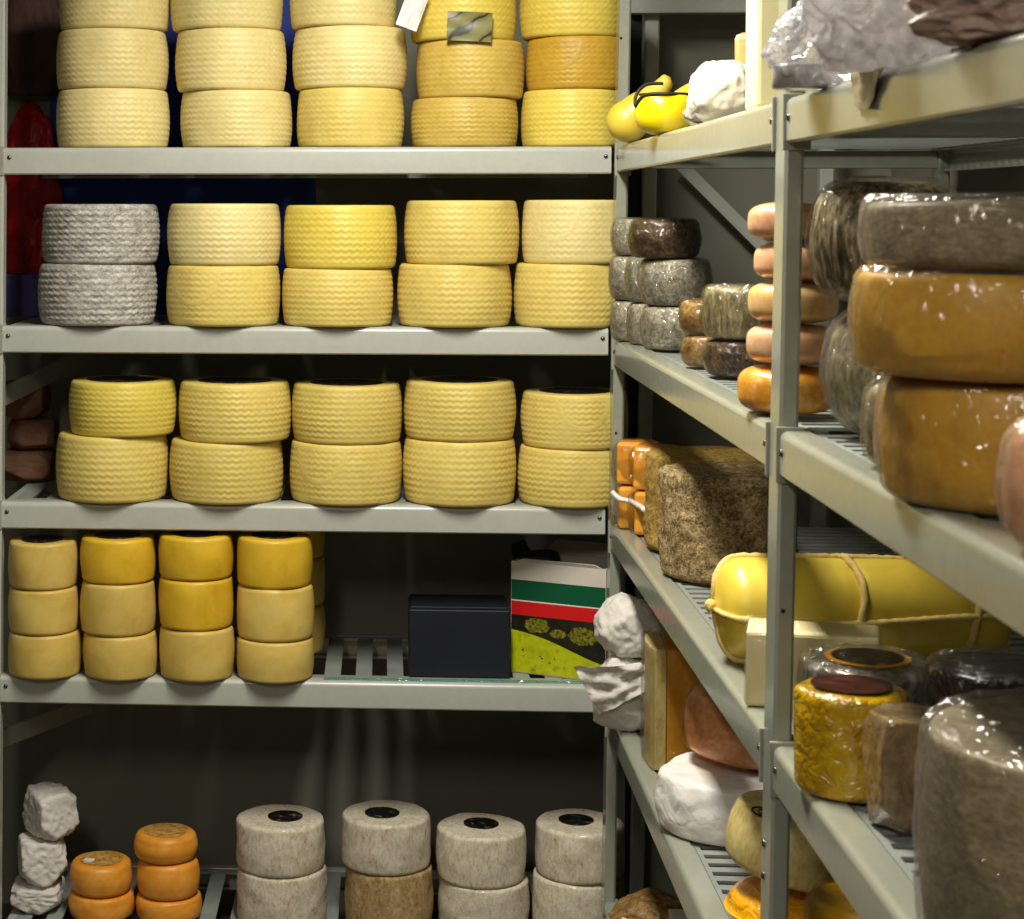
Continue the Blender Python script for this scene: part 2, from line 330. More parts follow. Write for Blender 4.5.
def wrap_mesh(name, R, h, mat, bev=.015, bulge=.03, seed=0, off=.0035, amp=.003, freq=26):
    """plastic film stretched round a wheel, open underneath so that it lies on it"""
    o = Vector((seed, seed * 2, seed * 3))
    pr = [p for p in drum(R + off, h + off, bev, bulge, 22, 6)][4:]
    pr = [(0, .001)] + pr
    V = []; Fc = []; seg = 96; n = len(pr)
    def disp(r, z, a, i):
        p = Vector((r * math.cos(a), r * math.sin(a), z))
        fold = abs(noise.noise(Vector((math.cos(a) * 3, math.sin(a) * 3, z * 9)) + o))
        d = amp * (.5 - abs(noise.noise(p * freq + o))) + amp * 1.2 * (.4 - fold)
        return max(r + d, 0), z + (abs(d) if z > h * .5 else 0)
    V, Fc = lathe(pr, seg, disp)
    Fc = Fc[seg:]                      # drop the underside
    return mesh(name, V, Fc, mat)
def disc(name, r, mat, th=.0012, seg=40):
    V, Fc = lathe([(0, 0), (r, 0), (r, th), (0, th)], seg); return mesh(name, V, Fc, mat, False)

# ------------------------------------------------------------------ room
def structure(name, me, loc=(0, 0, 0)):
    o = obj(name, me); o['kind'] = 'structure'; return o
def room_box(name, x0, x1, y0, y1, z0, z1, mat):
    return structure(name, bbox_mesh(name, x0, x1, y0, y1, z0 + H, z1 + H, mat, 0))
CEIL = 1.05
room_box('floor', -2.2, 1.5, -2.4, 5.2, -H - .1, -H, M['floor'])
room_box('ceiling', -2.2, 1.5, -2.4, 5.2, CEIL, CEIL + .1, M['ceil'])
room_box('wall_back', -2.2, 1.5, 4.86, 4.96, -H, CEIL, M['wall'])
room_box('wall_right', 1.25, 1.35, -2.4, 4.86, -H, CEIL, M['wallside'])
room_box('wall_left', -2.2, -2.1, -2.4, 4.86, -H, CEIL, M['walldark'])
room_box('wall_front', -2.1, 1.25, -2.4, -2.3, -H, CEIL, M['ceil'])

# ------------------------------------------------------------------ racks
BZ = [.143, -.254, -.648, -1.041, -1.625]      # back shelves (top surface)
RZ = [.143, -.274, -.672, -1.073, -1.50]       # right shelves
YB = 4.25                                       # front plane of the back rack
BH = .060
def beam_mesh(L, mat, w=.042, h=BH, rad=.011, name='beam'):
    """rolled beam running along +X, outer face at y=0 (facing -Y), top at z=0"""
    pr = [(.003, -h), (.0, -h + .003)]
    pr += [(0, -rad * 1.0)]
    for k in range(1, 7):
        a = PI / 2 * k / 6; pr.append((rad - rad * math.cos(a), -rad + rad * math.sin(a)))
    pr += [(w - .006, 0), (w - .004, -.004), (w, -.004), (w, -.012), (w - .003, -.014), (.012, -.016), (.005, -.022), (.005, -h + .007), (.016, -h + .006), (.016, -h)]
    n = len(pr); V = [(0, y, z) for y, z in pr] + [(L, y, z) for y, z in pr]
    Fc = [(i, (i + 1) % n, n + (i + 1) % n, n + i) for i in range(n)]
    Fc += [tuple(range(n))[::-1], tuple(range(n, 2 * n))]
    me = mesh(name, V, Fc, mat, False)
    bm = bmesh.new(); bm.from_mesh(me); bmesh.ops.recalc_face_normals(bm, faces=bm.faces)
    for f in bm.faces: f.smooth = len(f.verts) == 4
    for e in bm.edges:
        if len(e.link_faces) == 2 and e.calc_face_angle(0) > .6: e.smooth = False
    bm.to_mesh(me); bm.free(); return me
def slat_panel(L, D, mat, pitch, gap, edge=.03, th=.005, mid=False, name='shelf_panel'):
    """slotted panel, x 0..L, y 0..D, slots run along y, top at z=0"""
    V = []; Fc = []
    rows = [(edge, D / 2 - .02), (D / 2 + .02, D - edge)] if mid else [(edge, D - edge)]
    boxv(0, L, 0, edge, -.006, 0, V, Fc); boxv(0, L, D - edge, D, -.006, 0, V, Fc)
    if mid: boxv(0, L, D / 2 - .02, D / 2 + .02, -.012, 0, V, Fc)
    x = 0
    while x < L - .002:
        x1 = min(x + pitch - gap, L)
        for a, b in rows: boxv(x, x1, a, b, -th, -.0005, V, Fc)
        x += pitch
    return mesh(name, V, Fc, mat, False)
def post_mesh(z0, z1, w, d, mat, name='post', holes=()):
    """upright with leaning axis; x 0..w, y 0..d"""
    V = []; Fc = []
    b = .004
    sec = [(b, 0), (w - b, 0), (w, b), (w, d - b), (w - b, d), (b, d), (0, d - b), (0, b)]
    for z in (z0, z1):
        for x, y in sec: V.append((x + lean(z), y, z))
    n = len(sec)
    Fc = [(i, (i + 1) % n, n + (i + 1) % n, n + i) for i in range(n)] + [tuple(range(n))[::-1], tuple(range(n, 2 * n))]
    return mesh(name, V, Fc, mat, False)
def bolt_mesh(r=.005):
    V, Fc = lathe([(0, 0), (r, 0), (r * .95, .0015), (r * .6, .003), (0, .0035)], 12); return mesh('bolt', V, Fc, M['steel'])
BOLT = bolt_mesh()

# back rack
back = thing('shelving_rack', 'long grey steel shelving rack against the back wall, holding yellow cheese wheels', 'shelving rack', (0, 0, 0))
back.location.z = H
XL, XRr = -.843, .494
DB = .50
zt, zb = .80, -H
obj('post', post_mesh(zb, zt, .032, .04, M['metal']), back, (XL - .032, YB, 0))
for z in BZ:
    dx = lean(z); L = XRr - XL
    b = obj('shelf_beam', beam_mesh(L, M['metal']), back, (XL + dx, YB, z))
    for bx in (.012, L - .012):
        q = obj('bolt', BOLT, b, (bx, .0, -.022)); q.rotation_euler = (PI / 2, 0, 0)
    b2 = obj('shelf_beam', beam_mesh(L, M['metal']), back, (XRr + dx, YB + DB, z)); b2.rotation_euler = (0, 0, PI)
    for sx in (XL + dx, XRr + dx - .02):
        obj('side_rail', bbox_mesh('side_rail', 0, .02, 0, DB - .084, -.045, -.002, M['metal'], .002), back, (sx, YB + .042, z))
    obj('shelf_panel', slat_panel(L - .04, DB - .084, M['slat'], .0705, .034, .02), back, (XL + dx + .02, YB + .042, z))
    # hook plate at the left end
    obj('end_plate', bbox_mesh('end_plate', -.012, .0, -.004, .045, -.062, .004, M['bracket'], .0015), back, (XL + dx, YB, z))
def bar(name, a, b, w, d, mat, parent):
    """flat bar between two points"""
    a = Vector(a); b = Vector(b); L = (b - a).length
    me = bbox_mesh(name, 0, L, -d / 2, d / 2, -w / 2, w / 2, mat, .0015)
    o = obj(name, me, parent); o.location = a
    o.rotation_mode = 'QUATERNION'; o.rotation_quaternion = (b - a).to_track_quat('X', 'Z'); return o
# ghosted shelf reflections in the glass, modelled as solid bars at the left end
def L3(px, py, Y): return atY(px, py, Y)
bar('brace', atY(-8, 402, 4.34), atY(92, 353, 4.80), .045, .006, M['metal'], back)
bar('brace', atY(-8, 742, 4.34), atY(92, 704, 4.80), .045, .006, M['metal'], back)
bar('glass_edge_strip', (-.13, YB + .016, BZ[3] + .0035), (.44, YB + .016, BZ[3] + .0035), .005, .003, film('teal glass edge', (.5, .85, .8, 1), .1, .8), back)

# right rack: outer face at X = XO, posts at three stations
XO = .500
DR = .70
rack = thing('shelving_rack', 'grey steel shelving rack along the right wall running towards the viewer', 'shelving rack', (0, 0, 0))
rack.location.z = H
YN, YF_, YE = 2.453, 4.19, .80
for (yy, d) in ((YF_, .062), (YN, .062), (YE, .062)):
    for xx in (XO, XO + DR - .024):
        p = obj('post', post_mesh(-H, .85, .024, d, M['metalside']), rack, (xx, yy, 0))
        if yy == YN and xx == XO:
            for zz in (-.54, -1.03, -.98):
                pass
# two bolts on the near upright, and small holes
for px_, py_ in ((758.5, 842), (757.5, 874)):
    z = atY(px_, py_, 2.5).z
    q = obj('bolt', bolt_mesh(.0055), rack, (XO + lean(z), 2.495, z)); q.rotation_euler = (0, -PI / 2, 0)
for px_, py_, y in ((783, 611, YN), (621, 38, YF_), (616, 433, YF_)):
    v = atY(px_, py_, y)
    me = disc('hole', .0028, M['dark'], .0008, 12); o = obj('hole', me, rack, (v.x, y - .0002, v.z)); o.rotation_euler = (PI / 2, 0, 0)
for z in RZ:
    dx = lean(z)
    for (ya, yb) in ((YF_ + .004, YN + .066), (YN - .006, YE + .066)):
        L = ya - yb
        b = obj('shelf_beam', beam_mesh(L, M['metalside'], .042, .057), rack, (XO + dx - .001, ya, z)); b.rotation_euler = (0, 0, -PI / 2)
        for bx in (.016, L - .016):
            q = obj('bolt', BOLT, b, (bx, 0, -.026)); q.rotation_euler = (PI / 2, 0, 0)
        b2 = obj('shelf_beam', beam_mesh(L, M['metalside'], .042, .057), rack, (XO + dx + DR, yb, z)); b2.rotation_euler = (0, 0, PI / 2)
        # slots run across the depth (X): build panel along its length and turn it
        pn = obj('shelf_panel', slat_panel(L, DR - .084, M['slat'], .042, .019, .008), rack, (XO + dx + .042, ya, z - .004)); pn.rotation_euler = (0, 0, -PI / 2)
        # end plates hugging the posts
        for yy in (ya, yb - .006):
            me = bbox_mesh('end_plate', -.005, .030, 0, .006, -.066, .005, M['bracket'], .0015)
            obj('end_plate', me, rack, (XO + dx, yy, z))
for yy in (YF_, YN):
    for z in RZ:
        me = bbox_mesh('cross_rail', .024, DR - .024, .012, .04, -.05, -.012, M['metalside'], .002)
        obj('cross_rail', me, rack, (XO + lean(z), yy, z))

# rack frame standing in the corner behind the right rack
cf = thing('rack_frame', 'grey upright rack frame with crossbeam and brace behind the corner post', 'rack frame', (0, 0, 0)); cf.location.z = H
xq = atY(645, 50, 4.70).x - lean(.39)
obj('post', post_mesh(-H, .80, .034, .04, M['metal']), cf, (xq, 4.70, 0))
obj('post', post_mesh(-H, .80, .034, .04, M['metal']), cf, (xq + .42, 4.70, 0))
ztop = atY(700, 14, 4.68).z
obj('crossbeam', bbox_mesh('crossbeam', xq - .035, xq + .50, 4.655, 4.698, ztop, ztop + .07, M['metal'], .004), cf)
obj('dark_strip', bbox_mesh('dark_strip', xq - .028, xq - .001, 4.715, 4.73, -H, .8, M['dark'], .001), cf)  # dark full-height strip beside the post
a = atY(676, 160, 4.76); b = atY(772, 256, 4.76)
bar('brace', a, b, .030, .005, M['metal'], cf)
a = atY(640, 872, 4.76); b = atY(700, 812, 4.76)

# ------------------------------------------------------------------ basket wheels on the back rack
def basket_mesh(R, h, seed, rows=10, teeth=46, amp=.0010, mat=None):
    rnd = random.Random(seed); ph = rnd.random() * 6
    n = rows * 6
    pr = drum(R, h, .009, .035, n, 3)
    o = Vector((seed * 1.3, seed * .7, 2))
    # one smooth scar left by the mould seam on some wheels
    scar = rnd.uniform(-2.4, -.7) if rnd.random() < .45 else None
    def disp(r, z, a, i):
        if r < R * .93: return r, z
        t = z / h
        edge = min(1, max(0, (t - .05) / .06)) * min(1, max(0, (.95 - t) / .06))
        tri = abs(((a * teeth / (2 * PI)) % 1) * 2 - 1) - .5
        w = math.sin(2 * PI * (rows * t + .34 * tri) + ph)
        k = 1
        aa = a - 2 * PI if a > PI else a
        d = noise.noise(Vector((math.cos(a) * 2, math.sin(a) * 2, z * 10)) + o)
        if scar is not None:
            q = abs(math.hypot((aa - scar + .35) * 1.2, (t - 1.0) * 1.0) - .62)
            if q < .05: k = .1; w = 1.2 - q * 20
        return r + edge * (amp * w * (k if k == 1 else 1)) * (.75 + .6 * d) + .0022 * d, z
    V, Fc = lathe(pr, 276, disp)
    return mesh('round_cheese', V, Fc, mat)
_bcache = {}
def basket_wheel(R, h, mat, seed):
    """mesh variants are shared and scaled to size"""
    key = (seed % 5, mat)
    if key not in _bcache:
        _bcache[key] = basket_mesh(.128, .132, seed % 5, 10, 46, .00065 if mat != 'greyweave' else .0016, M[mat])
    me = _bcache[key]
    o = bpy.data.objects.new('round_cheese', me); link(o)
    o.scale = (R / .128, R / .128, h / .132)
    return o
ORD = ['first', 'second', 'third', 'fourth', 'fifth']
def stack_back(boxes, zs, mats, yfront, kind, labels, group, seed=0, topdisc=None):
    """boxes bottom to top: (x0,x1,ytop,ybot) in the photo; stacked without gaps"""
    z = zs; out = []
    for i, (x0, x1, yt, yb) in enumerate(boxes):
        Yc = yfront + .12; ym = (yt + yb) / 2
        for _ in range(3):
            l = atY(x0, ym, Yc); r = atY(x1, ym, Yc); R = (r.x - l.x) / 2; Yc = yfront + R
        Xc = (l.x + r.x) / 2
        zlo = atY(x0, yb, yfront).z
        h = (atY(x0, boxes[i + 1][3], yfront).z if i + 1 < len(boxes) else atY(x0, yt, Yc).z) - zlo
        o = kind(R, h, mats[i], seed + i)
        z += .001 if i == 0 else 0
        o.location = (Xc, Yc, z + H); o.rotation_euler = (0, 0, random.uniform(0, 6.28) if kind is not basket_wheel else random.choice([0, .6, 1.3, 2.1, 4, 5.1]))
        tag(o, labels[i], 'cheese', group)
        z += h + .0004; out.append((o, R, h))
    return out
LV3 = ['bottom', 'middle', 'top']; LV2 = ['lower', 'upper']
TONE = {'cream': 'pale cream', 'yellow': 'yellow', 'lemon': 'bright yellow', 'ochre': 'deep yellow', 'bistre': 'darkened golden', 'greyweave': 'grey mouldy', 'smooth': 'smooth yellow', 'smoothgold': 'smooth golden', 'orange': 'orange'}
# row 1
rows = [
 [(57, 169, 89, 148.5), (57, 168, 29, 89), (60, 170, -31, 29)],
 [(181, 292, 90, 148.5), (176, 286, 29, 91), (171, 283, -31, 29)],
 [(297, 404, 88, 148.5), (293, 407, 26, 89), (290, 397, -33, 27)],
 [(411, 518, 98, 148.5), (416, 524, 42, 99), (410, 516, -20, 41)],
 [(521, 627, 91, 148.5), (526, 628, 37, 91), (520, 627, -20, 38)]]
mats1 = [['cream', 'cream', 'cream'], ['cream', 'cream', 'cream'], ['yellow', 'cream', 'cream'], ['ochre', 'ochre', 'lemon'], ['lemon', 'bistre', 'lemon']]
row1 = []
for i, (st, mm) in enumerate(zip(rows, mats1)):
    lb = ['%s basket-patterned wheel, %s of the %s stack on the top back shelf' % (TONE[mm[k]], LV3[k], ORD[i]) for k in range(3)]
    row1.append(stack_back(st, BZ[0], mm, YB + .004, basket_wheel, lb, 'basket-patterned wheels on the top back shelf', i * 2))
rows2 = [
 [(39, 156, 265, 326), (43, 159, 204, 264)],
 [(167, 280, 265, 327), (168, 281, 204, 266)],
 [(282, 393, 269, 327), (284, 397, 205, 269)],
 [(397, 511, 265, 327), (404, 519, 200, 264)],
 [(514, 624, 263, 327), (522, 627, 199, 263)]]
mats2 = [['greyweave'] * 2, ['yellow', 'cream'], ['yellow', 'lemon'], ['yellow', 'yellow'], ['yellow', 'cream']]
for i, (st, mm) in enumerate(zip(rows2, mats2)):
    lb = ['%s basket-patterned wheel, %s of the %s pair on the second back shelf' % (TONE[mm[k]], LV2[k], ORD[i]) for k in range(2)]
    stack_back(st, BZ[1], mm, YB - .028, basket_wheel, lb, 'basket-patterned wheels on the second back shelf', i * 3 + 1)
rows3 = [
 [(57, 168, 434, 502), (70, 176, 377, 436)],
 [(170, 283, 441, 503), (179, 291, 378, 442)],
 [(290, 402, 443, 506), (292, 402, 382, 445)],
 [(403, 516, 441, 507), (404, 516, 379, 442)],
 [(518, 626, 448, 507), (521, 628, 389, 449)]]
mats3 = [['yellow', 'lemon'], ['yellow', 'yellow'], ['yellow', 'yellow'], ['yellow', 'yellow'], ['yellow', 'yellow']]
LABDISC = disc('top_label', .085, M['blacklabel'])
for i, (st, mm) in enumerate(zip(rows3, mats3)):
    lb = ['%s basket-patterned wheel, %s of the %s pair on the third back shelf' % (TONE[mm[k]], LV2[k], ORD[i]) for k in range(2)]
    o, R, h = stack_back(st, BZ[2], mm, YB - .030, basket_wheel, lb, 'basket-patterned wheels on the third back shelf', i * 2)[1]
    d = obj('top_label', LABDISC, o); d.location = (0, 0, .1321); d['label'] = 'dark round top label'
# row 4
_sc = {}
def smooth_wheel(R, h, mat, seed):
    key = (seed % 4, mat)
    if key not in _sc:
        _sc[key] = wheel_mesh('round_cheese', .09, .11, M[mat], 72, .009, .035, .0022, 16, seed % 4 + 1, n=12)
    o = bpy.data.objects.new('round_cheese', _sc[key]); link(o); o.scale = (R / .0915, R / .0915, h / .1102); return o
rows4 = [
 [(8, 82, 628, 679), (8, 79, 588, 635), (8, 78, 537, 590)],
 [(83, 158, 629, 682), (80, 156, 582, 638), (80, 156, 535, 586)],
 [(159, 235, 629, 684), (158, 234, 581, 633), (158, 234, 534, 583)],
 [(236, 315, 639, 686), (236, 315, 587, 645), (236, 313, 536, 592)]]
mats4 = [['smooth'] * 3, ['smooth', 'smooth', 'smoothgold'], ['smooth', 'smoothgold', 'smoothgold'], ['smooth', 'smooth', 'smoothgold']]
SDISC = disc('top_label', .055, M['blacklabel'])
for i, (st, mm) in enumerate(zip(rows4, mats4)):
    lb = ['%s small wheel, %s of the %s stack on the fourth back shelf' % (TONE[mm[k]], LV3[k], ORD[i]) for k in range(3)]
    o, R, h = stack_back(st, BZ[3], mm, YB - .044, smooth_wheel, lb, 'small smooth wheels on the fourth back shelf', i)[2]
    d = obj('top_label', SDISC, o); d.location = (0, 0, .1101)
z = BZ[3]
for k in range(3):
    o = smooth_wheel(.083, [.112, .112, .108][k], 'smoothgold' if k == 2 else 'smooth', k)
    o.location = (atY(291, 600, 4.56).x, 4.56, z + H); z += .113
    tag(o, 'small smooth yellow wheel, %s of the rear stack behind the fourth small stack' % LV3[k], 'cheese', 'small smooth wheels on the fourth back shelf')

# ------------------------------------------------------------------ row 5: white wheels, orange wheels, paper parcels
rows5 = [[(237, 327, 868, 950), (236, 325, 816, 880)], [(345, 433, 875, 952), (341, 431, 812, 878)],
         [(438, 529, 885, 955), (436, 526, 825, 891)], [(532, 622, 880, 955), (535, 625, 821, 887)]]
_wc = {}
def white_wheel(R, h, mat, seed):
    me = wheel_mesh('round_cheese', R, h, M[mat], 80, .010, .02, .003, 22, seed + 3, .0008, 110, 14, 5)
    o = bpy.data.objects.new('round_cheese', me); link(o); return o
for i, st in enumerate(rows5):
    mm = ['tanrind' if i == 1 else 'whiterind', 'whiterind']
    zt_ = BZ[4]; hs = []
    lb = ['%s mould-ripened wheel, %s of the %s white pair on the bottom back shelf' % (('tan' if mm[k] == 'tanrind' else 'white'), LV2[k], ORD[i]) for k in range(2)]
    ws = stack_back(st, BZ[4], mm, YB + .03, white_wheel, lb, 'white mould-ripened wheels on the bottom back shelf', i * 2)
    # stretch the hidden lower one so that the visible seam sits where it should
    (o0, R0, h0), (o1, R1, h1) = ws
    ztar = atY(st[1][0], st[1][3] - 4, YB + .05).z; s = (ztar - BZ[4]) / h0
    o0.scale = (1, 1, s); o1.location.z = BZ[4] + H + h0 * s + .0005
    d = obj('stamp', disc('stamp', .040, M['blacklabel']), o1); d.location = (.01, -.005, h1 + .0002)
ORW = {}
def orange_wheel(R, h, mat, seed):
    me = wheel_mesh('round_cheese', R, h, M[mat], 72, .016, .04, .0016, 22, seed + 9, n=12)
    o = bpy.data.objects.new('round_cheese', me); link(o); return o
o5 = [[(69, 135, 897, 953), (70, 133, 857, 899)], [(136, 202, 901, 953), (137, 200, 862, 902), (134, 198, 829, 866)]]
for i, st in enumerate(o5):
    LL = LV2 if i == 0 else LV3
    lb = ['small orange wheel, %s of the %s orange stack on the bottom back shelf' % (LL[k], ['shorter', 'taller'][i]) for k in range(len(st))]
    ws = stack_back(st, BZ[4], ['orange'] * len(st), YB + .06, orange_wheel, lb, 'small orange wheels on the bottom back shelf', i * 3)
    ztar = atY(st[1][0], st[0 + 1][3], YB + .07).z; s = (ztar - BZ[4]) / ws[0][2]; z = BZ[4] + .001
    for q_, w in enumerate(ws[:-1]):
        k_ = s if q_ == 0 else 1
        w[0].scale = (1, 1, k_); w[0].location.z = z + H; z += w[2] * k_ + .0005
    ws[-1][0].location.z = z + H
    d = obj('stamp', disc('stamp', .05, mat_mottle('ochre print', [(.3, (120, 84, 30)), (.5, (190, 140, 60)), (.7, (214, 190, 130))], 90, .3, 0, var=0)), ws[-1][0]); d.location = (0, 0, ws[-1][2] + .0002)
    if i == 0:
        c = obj('sticker', disc('sticker', .013, M['paper']), ws[-1][0]); c.location = (.01, -.03, ws[-1][2] + .0016)
def parcel(label, px, py0, py1, Y, zb, wx, wy, mat='paper', seed=0, name='paper_parcel', cat='parcel', group=None, sq=.2, crease=.07, h=None, taper=0, rz=0, X=None, facets=26):
    X = atY(px, py1, Y).x if X is None else X
    h = h or (atY(px, py0, Y).z - zb)
    me = crumple(name, (wx / 2 * 1.12, wy / 2 * 1.12, h / 1.8 * 1.05), M[mat], seed, facets, crease, 5, True, taper, squareness=sq)
    zz = max(v.co.z for v in me.vertices)
    for v in me.vertices: v.co.z *= h / zz
    o = obj(name, me); o.location = (X, Y, zb + H + .001); o.rotation_euler = (0, 0, rz)
    tag(o, label, cat, group); return o, h
zz = BZ[4]
for k, (px, y0, wx) in enumerate(((38, 880, .15), (42, 836, .14), (50, 788, .125))):
    z1 = atY(px, y0, 4.42).z
    parcel('white paper parcel at left end of the bottom back shelf, %s of its stack' % LV3[k], px, y0, y0 + 40, 4.42, zz, wx, .16, 'paper', k + 11, group='paper parcels on the bottom back shelf', h=z1 - zz, sq=.34, rz=.3 * k, crease=.10, facets=60)
    zz = z1 + .0005

# ------------------------------------------------------------------ boxes on the fourth back shelf
zb4 = BZ[3]
l = atY(409, 640, 4.30); r = atY(510, 640, 4.30)
bb = thing('cardboard_box', 'low black cardboard box beside the striped box on the fourth back shelf', 'box', ((l.x + r.x) / 2, 4.37, zb4 + .001))
w = (r.x - l.x) / 2; hb = atY(450, 609, 4.30).z - zb4
obj('box_body', bbox_mesh('box_body', -w, w, -.07, .08, 0, hb - .003, M['blackbox'], .003), bb)
obj('lid', bbox_mesh('lid', -w + .004, w - .004, -.066, .076, hb - .003, hb + .003, M['blackbox'], .0015), bb)
# open printed carton
pl = atY(511, 620, 4.37); pr_ = atY(606, 620, 4.275)
ang = math.atan2(pr_.y - pl.y, pr_.x - pl.x); W = math.hypot(pr_.x - pl.x, pr_.y - pl.y)
cx = thing('printed_carton', 'open white carton printed with green and red bands and a hillside picture', 'box', (pl.x, pl.y, zb4 + .001), ang)
hc = atY(512, 561, 4.37).z - zb4; D_ = .13
t = .003
V = []; Fc = []
boxv(0, W, 0, t, 0, hc, V, Fc); boxv(0, W, D_ - t, D_, 0, hc, V, Fc); boxv(0, t, t, D_ - t, 0, hc, V, Fc); boxv(W - t, W, t, D_ - t, 0, hc, V, Fc); boxv(t, W - t, t, D_ - t, 0, t, V, Fc)
obj('carton_body', mesh('carton_body', V, Fc, M['carton'], False), cx)
g0, g1, g2 = hc * .655, hc * .835, hc * .52
def panel(name, x0, x1, z0, z1, mat, y=-.0008):
    return obj(name, bbox_mesh(name, x0, x1, y, 0, z0, z1, mat, 0), cx)
def flat(name, c, rough=.45):
    m, nt, b = newmat(name); b.inputs['Base Color'].default_value = lin(c); b.inputs['Roughness'].default_value = rough
    n = noisen(nt, coords(nt), 60, 3); bump(nt, b, n, .05, .0005); return m
M['green'] = flat('printed green', (0, 82, 50)); M['red'] = flat('printed red', (206, 22, 22)); M['white'] = flat('white print', (222, 216, 206))
panel('green_band', .001, W - .001, g0, g1, M['green'])['label'] = 'dark green band'
panel('white_line', .001, W - .001, g0 - .003, g0, M['white'])
panel('red_band', .001, W - .001, g2, g0 - .003, M['red'])['label'] = 'red band'
def picture_mat():
    m, nt, b = newmat('hillside print')
    tc = nt.nodes.new('ShaderNodeTexCoord'); sp = nt.nodes.new('ShaderNodeSeparateXYZ'); nt.links.new(tc.outputs['Object'], sp.inputs[0])
    def mth(op, a, c=None, d=None):
        n = nt.nodes.new('ShaderNodeMath'); n.operation = op
        for i, v in enumerate((a, c, d)):
            if v is None: continue
            if isinstance(v, (int, float)): n.inputs[i].default_value = v
            else: nt.links.new(v, n.inputs[i])
        return n.outputs[0]
    x = mth('DIVIDE', sp.outputs['X'], W); z = mth('DIVIDE', sp.outputs['Z'], g2)
    # hill crest falls to the right
    crest = mth('MULTIPLY_ADD', x, -.42, .74); crest = mth('ADD', crest, mth('MULTIPLY', mth('SINE', mth('MULTIPLY', x, 5)), .04))
    hill = mth('LESS_THAN', z, crest)
    nz = noisen(nt, tc.outputs['Object'], 30, 4)
    hillc = ramp(nt, nz, [(.3, (150, 160, 10)), (.55, (186, 192, 14)), (.75, (120, 136, 10))])
    darkc = ramp(nt, nz, [(.3, (14, 16, 8)), (.6, (36, 34, 20)), (.8, (62, 54, 44))])
    tree = None
    for cxx, czz, rr in ((.28, .84, .13), (.76, .74, .15), (.5, .74, .08)):
        dx = mth('SUBTRACT', x, cxx); dz = mth('SUBTRACT', z, czz)
        dd = mth('SQRT', mth('ADD', mth('MULTIPLY', dx, dx), mth('MULTIPLY', dz, dz)))
        dd = mth('ADD', dd, mth('MULTIPLY', mth('SUBTRACT', noisen(nt, tc.outputs['Object'], 90, 4), .5), .12))
        tt = mth('LESS_THAN', dd, rr); tree = tt if tree is None else mth('MAXIMUM', tree, tt)
    treec = ramp(nt, noisen(nt, tc.outputs['Object'], 140, 3), [(.35, (48, 50, 10)), (.6, (130, 126, 30)), (.8, (160, 150, 50))])
    def mix(f, a, c):
        n = nt.nodes.new('ShaderNodeMix'); n.data_type = 'RGBA'; nt.links.new(f, n.inputs[0]); nt.links.new(a, n.inputs[6]); nt.links.new(c, n.inputs[7]); return n.outputs[2]
    c = mix(tree, darkc, treec); c = mix(hill, c, hillc)
    vo = nt.nodes.new('ShaderNodeTexVoronoi'); vo.inputs['Scale'].default_value = 75; nt.links.new(tc.outputs['Object'], vo.inputs['Vector'])
    dot = mth('LESS_THAN', vo.outputs['Distance'], .2)
    band = mth('MULTIPLY', mth('GREATER_THAN', z, .16), mth('LESS_THAN', z, .42)); nn = mth('GREATER_THAN', noisen(nt, tc.outputs['Object'], 22, 2), .48)
    dot = mth('MULTIPLY', mth('MULTIPLY', dot, band), mth('MULTIPLY', nn, hill))
    dk = nt.nodes.new('ShaderNodeRGB'); dk.outputs[0].default_value = lin((30, 34, 12))
    c = mix(dot, c, dk.outputs[0]); nt.links.new(c, b.inputs['Base Color']); b.inputs['Roughness'].default_value = .4
    return m
panel('hillside_picture', .001, W - .001, .002, g2, picture_mat())['label'] = 'printed picture of a green hillside with dark trees'
def flap(name, pts, mat=M['carton'], th=.002):
    V = [Vector(p) for p in pts]; n = (V[1] - V[0]).cross(V[2] - V[0]).normalized() * th
    VV = V + [v + n for v in V]; k = len(V)
    Fc = [tuple(range(k))[::-1], tuple(range(k, 2 * k))] + [(i, (i + 1) % k, k + (i + 1) % k, k + i) for i in range(k)]
    return obj(name, mesh(name, VV, Fc, mat, False), cx)
flap('flap', [(0.01, .002, hc), (W - .01, .002, hc), (W - .025, -.002, hc + .008), (.03, -.002, hc + .008)])
flap('flap', [(0.02, D_, hc), (W - .02, D_, hc), (W - .03, D_ + .03, hc + .028), (.05, D_ + .03, hc + .028)])
flap('flap', [(0, .01, hc), (0, D_ - .01, hc), (-.012, D_ - .02, hc + .03), (-.012, .03, hc + .03)], M['blackbox'])
bg = parcel('crumpled black bag poking out of the open printed carton', 0, 0, 0, 0, 0, .10, .07, 'blackbox', 4, 'plastic_bag', 'bag', h=.05, X=0, crease=.14)[0]
bg.location = (pl.x + .065, pl.y + .03, zb4 + H + hc - .030)

# ------------------------------------------------------------------ things at the back left
sheet = obj('hanging_board', bbox_mesh('hanging_board', atY(50, 200, 4.84).x, atY(315, 200, 4.84).x, 4.845, 4.858, -.30 + H, .62 + H, M['blue'], .003))
tag(sheet, 'dark blue board hanging on the back wall behind the upper left wheels', 'board')
o, _ = parcel('crumpled red plastic stand-in for a glass reflection behind the left end of the upper shelves', 30, 100, 275, 4.795, atY(30, 282, 4.79).z, .165, .075, 'redreflect', 21, 'red_reflection', 'sack', crease=.12, sq=0)  # red reflection in the glass, modelled as a solid bundle
o, _ = parcel('dark brown stand-in for a glass reflection above the red one at the top left corner', 30, -60, 88, 4.795, atY(30, 96, 4.79).z, .17, .075, 'darkreflect', 22, 'brown_reflection', 'sack', crease=.12, sq=.1)  # brown reflection above it, given a solid shape too
bx = thing('carton', 'small navy blue carton behind grey wheels at left end of second shelf', 'box', (atY(33, 300, 4.66).x, 4.66, BZ[1] + .001))
obj('carton_body', bbox_mesh('carton_body', -.075, .075, -.05, .05, 0, .095, M['navy'], .003), bx)
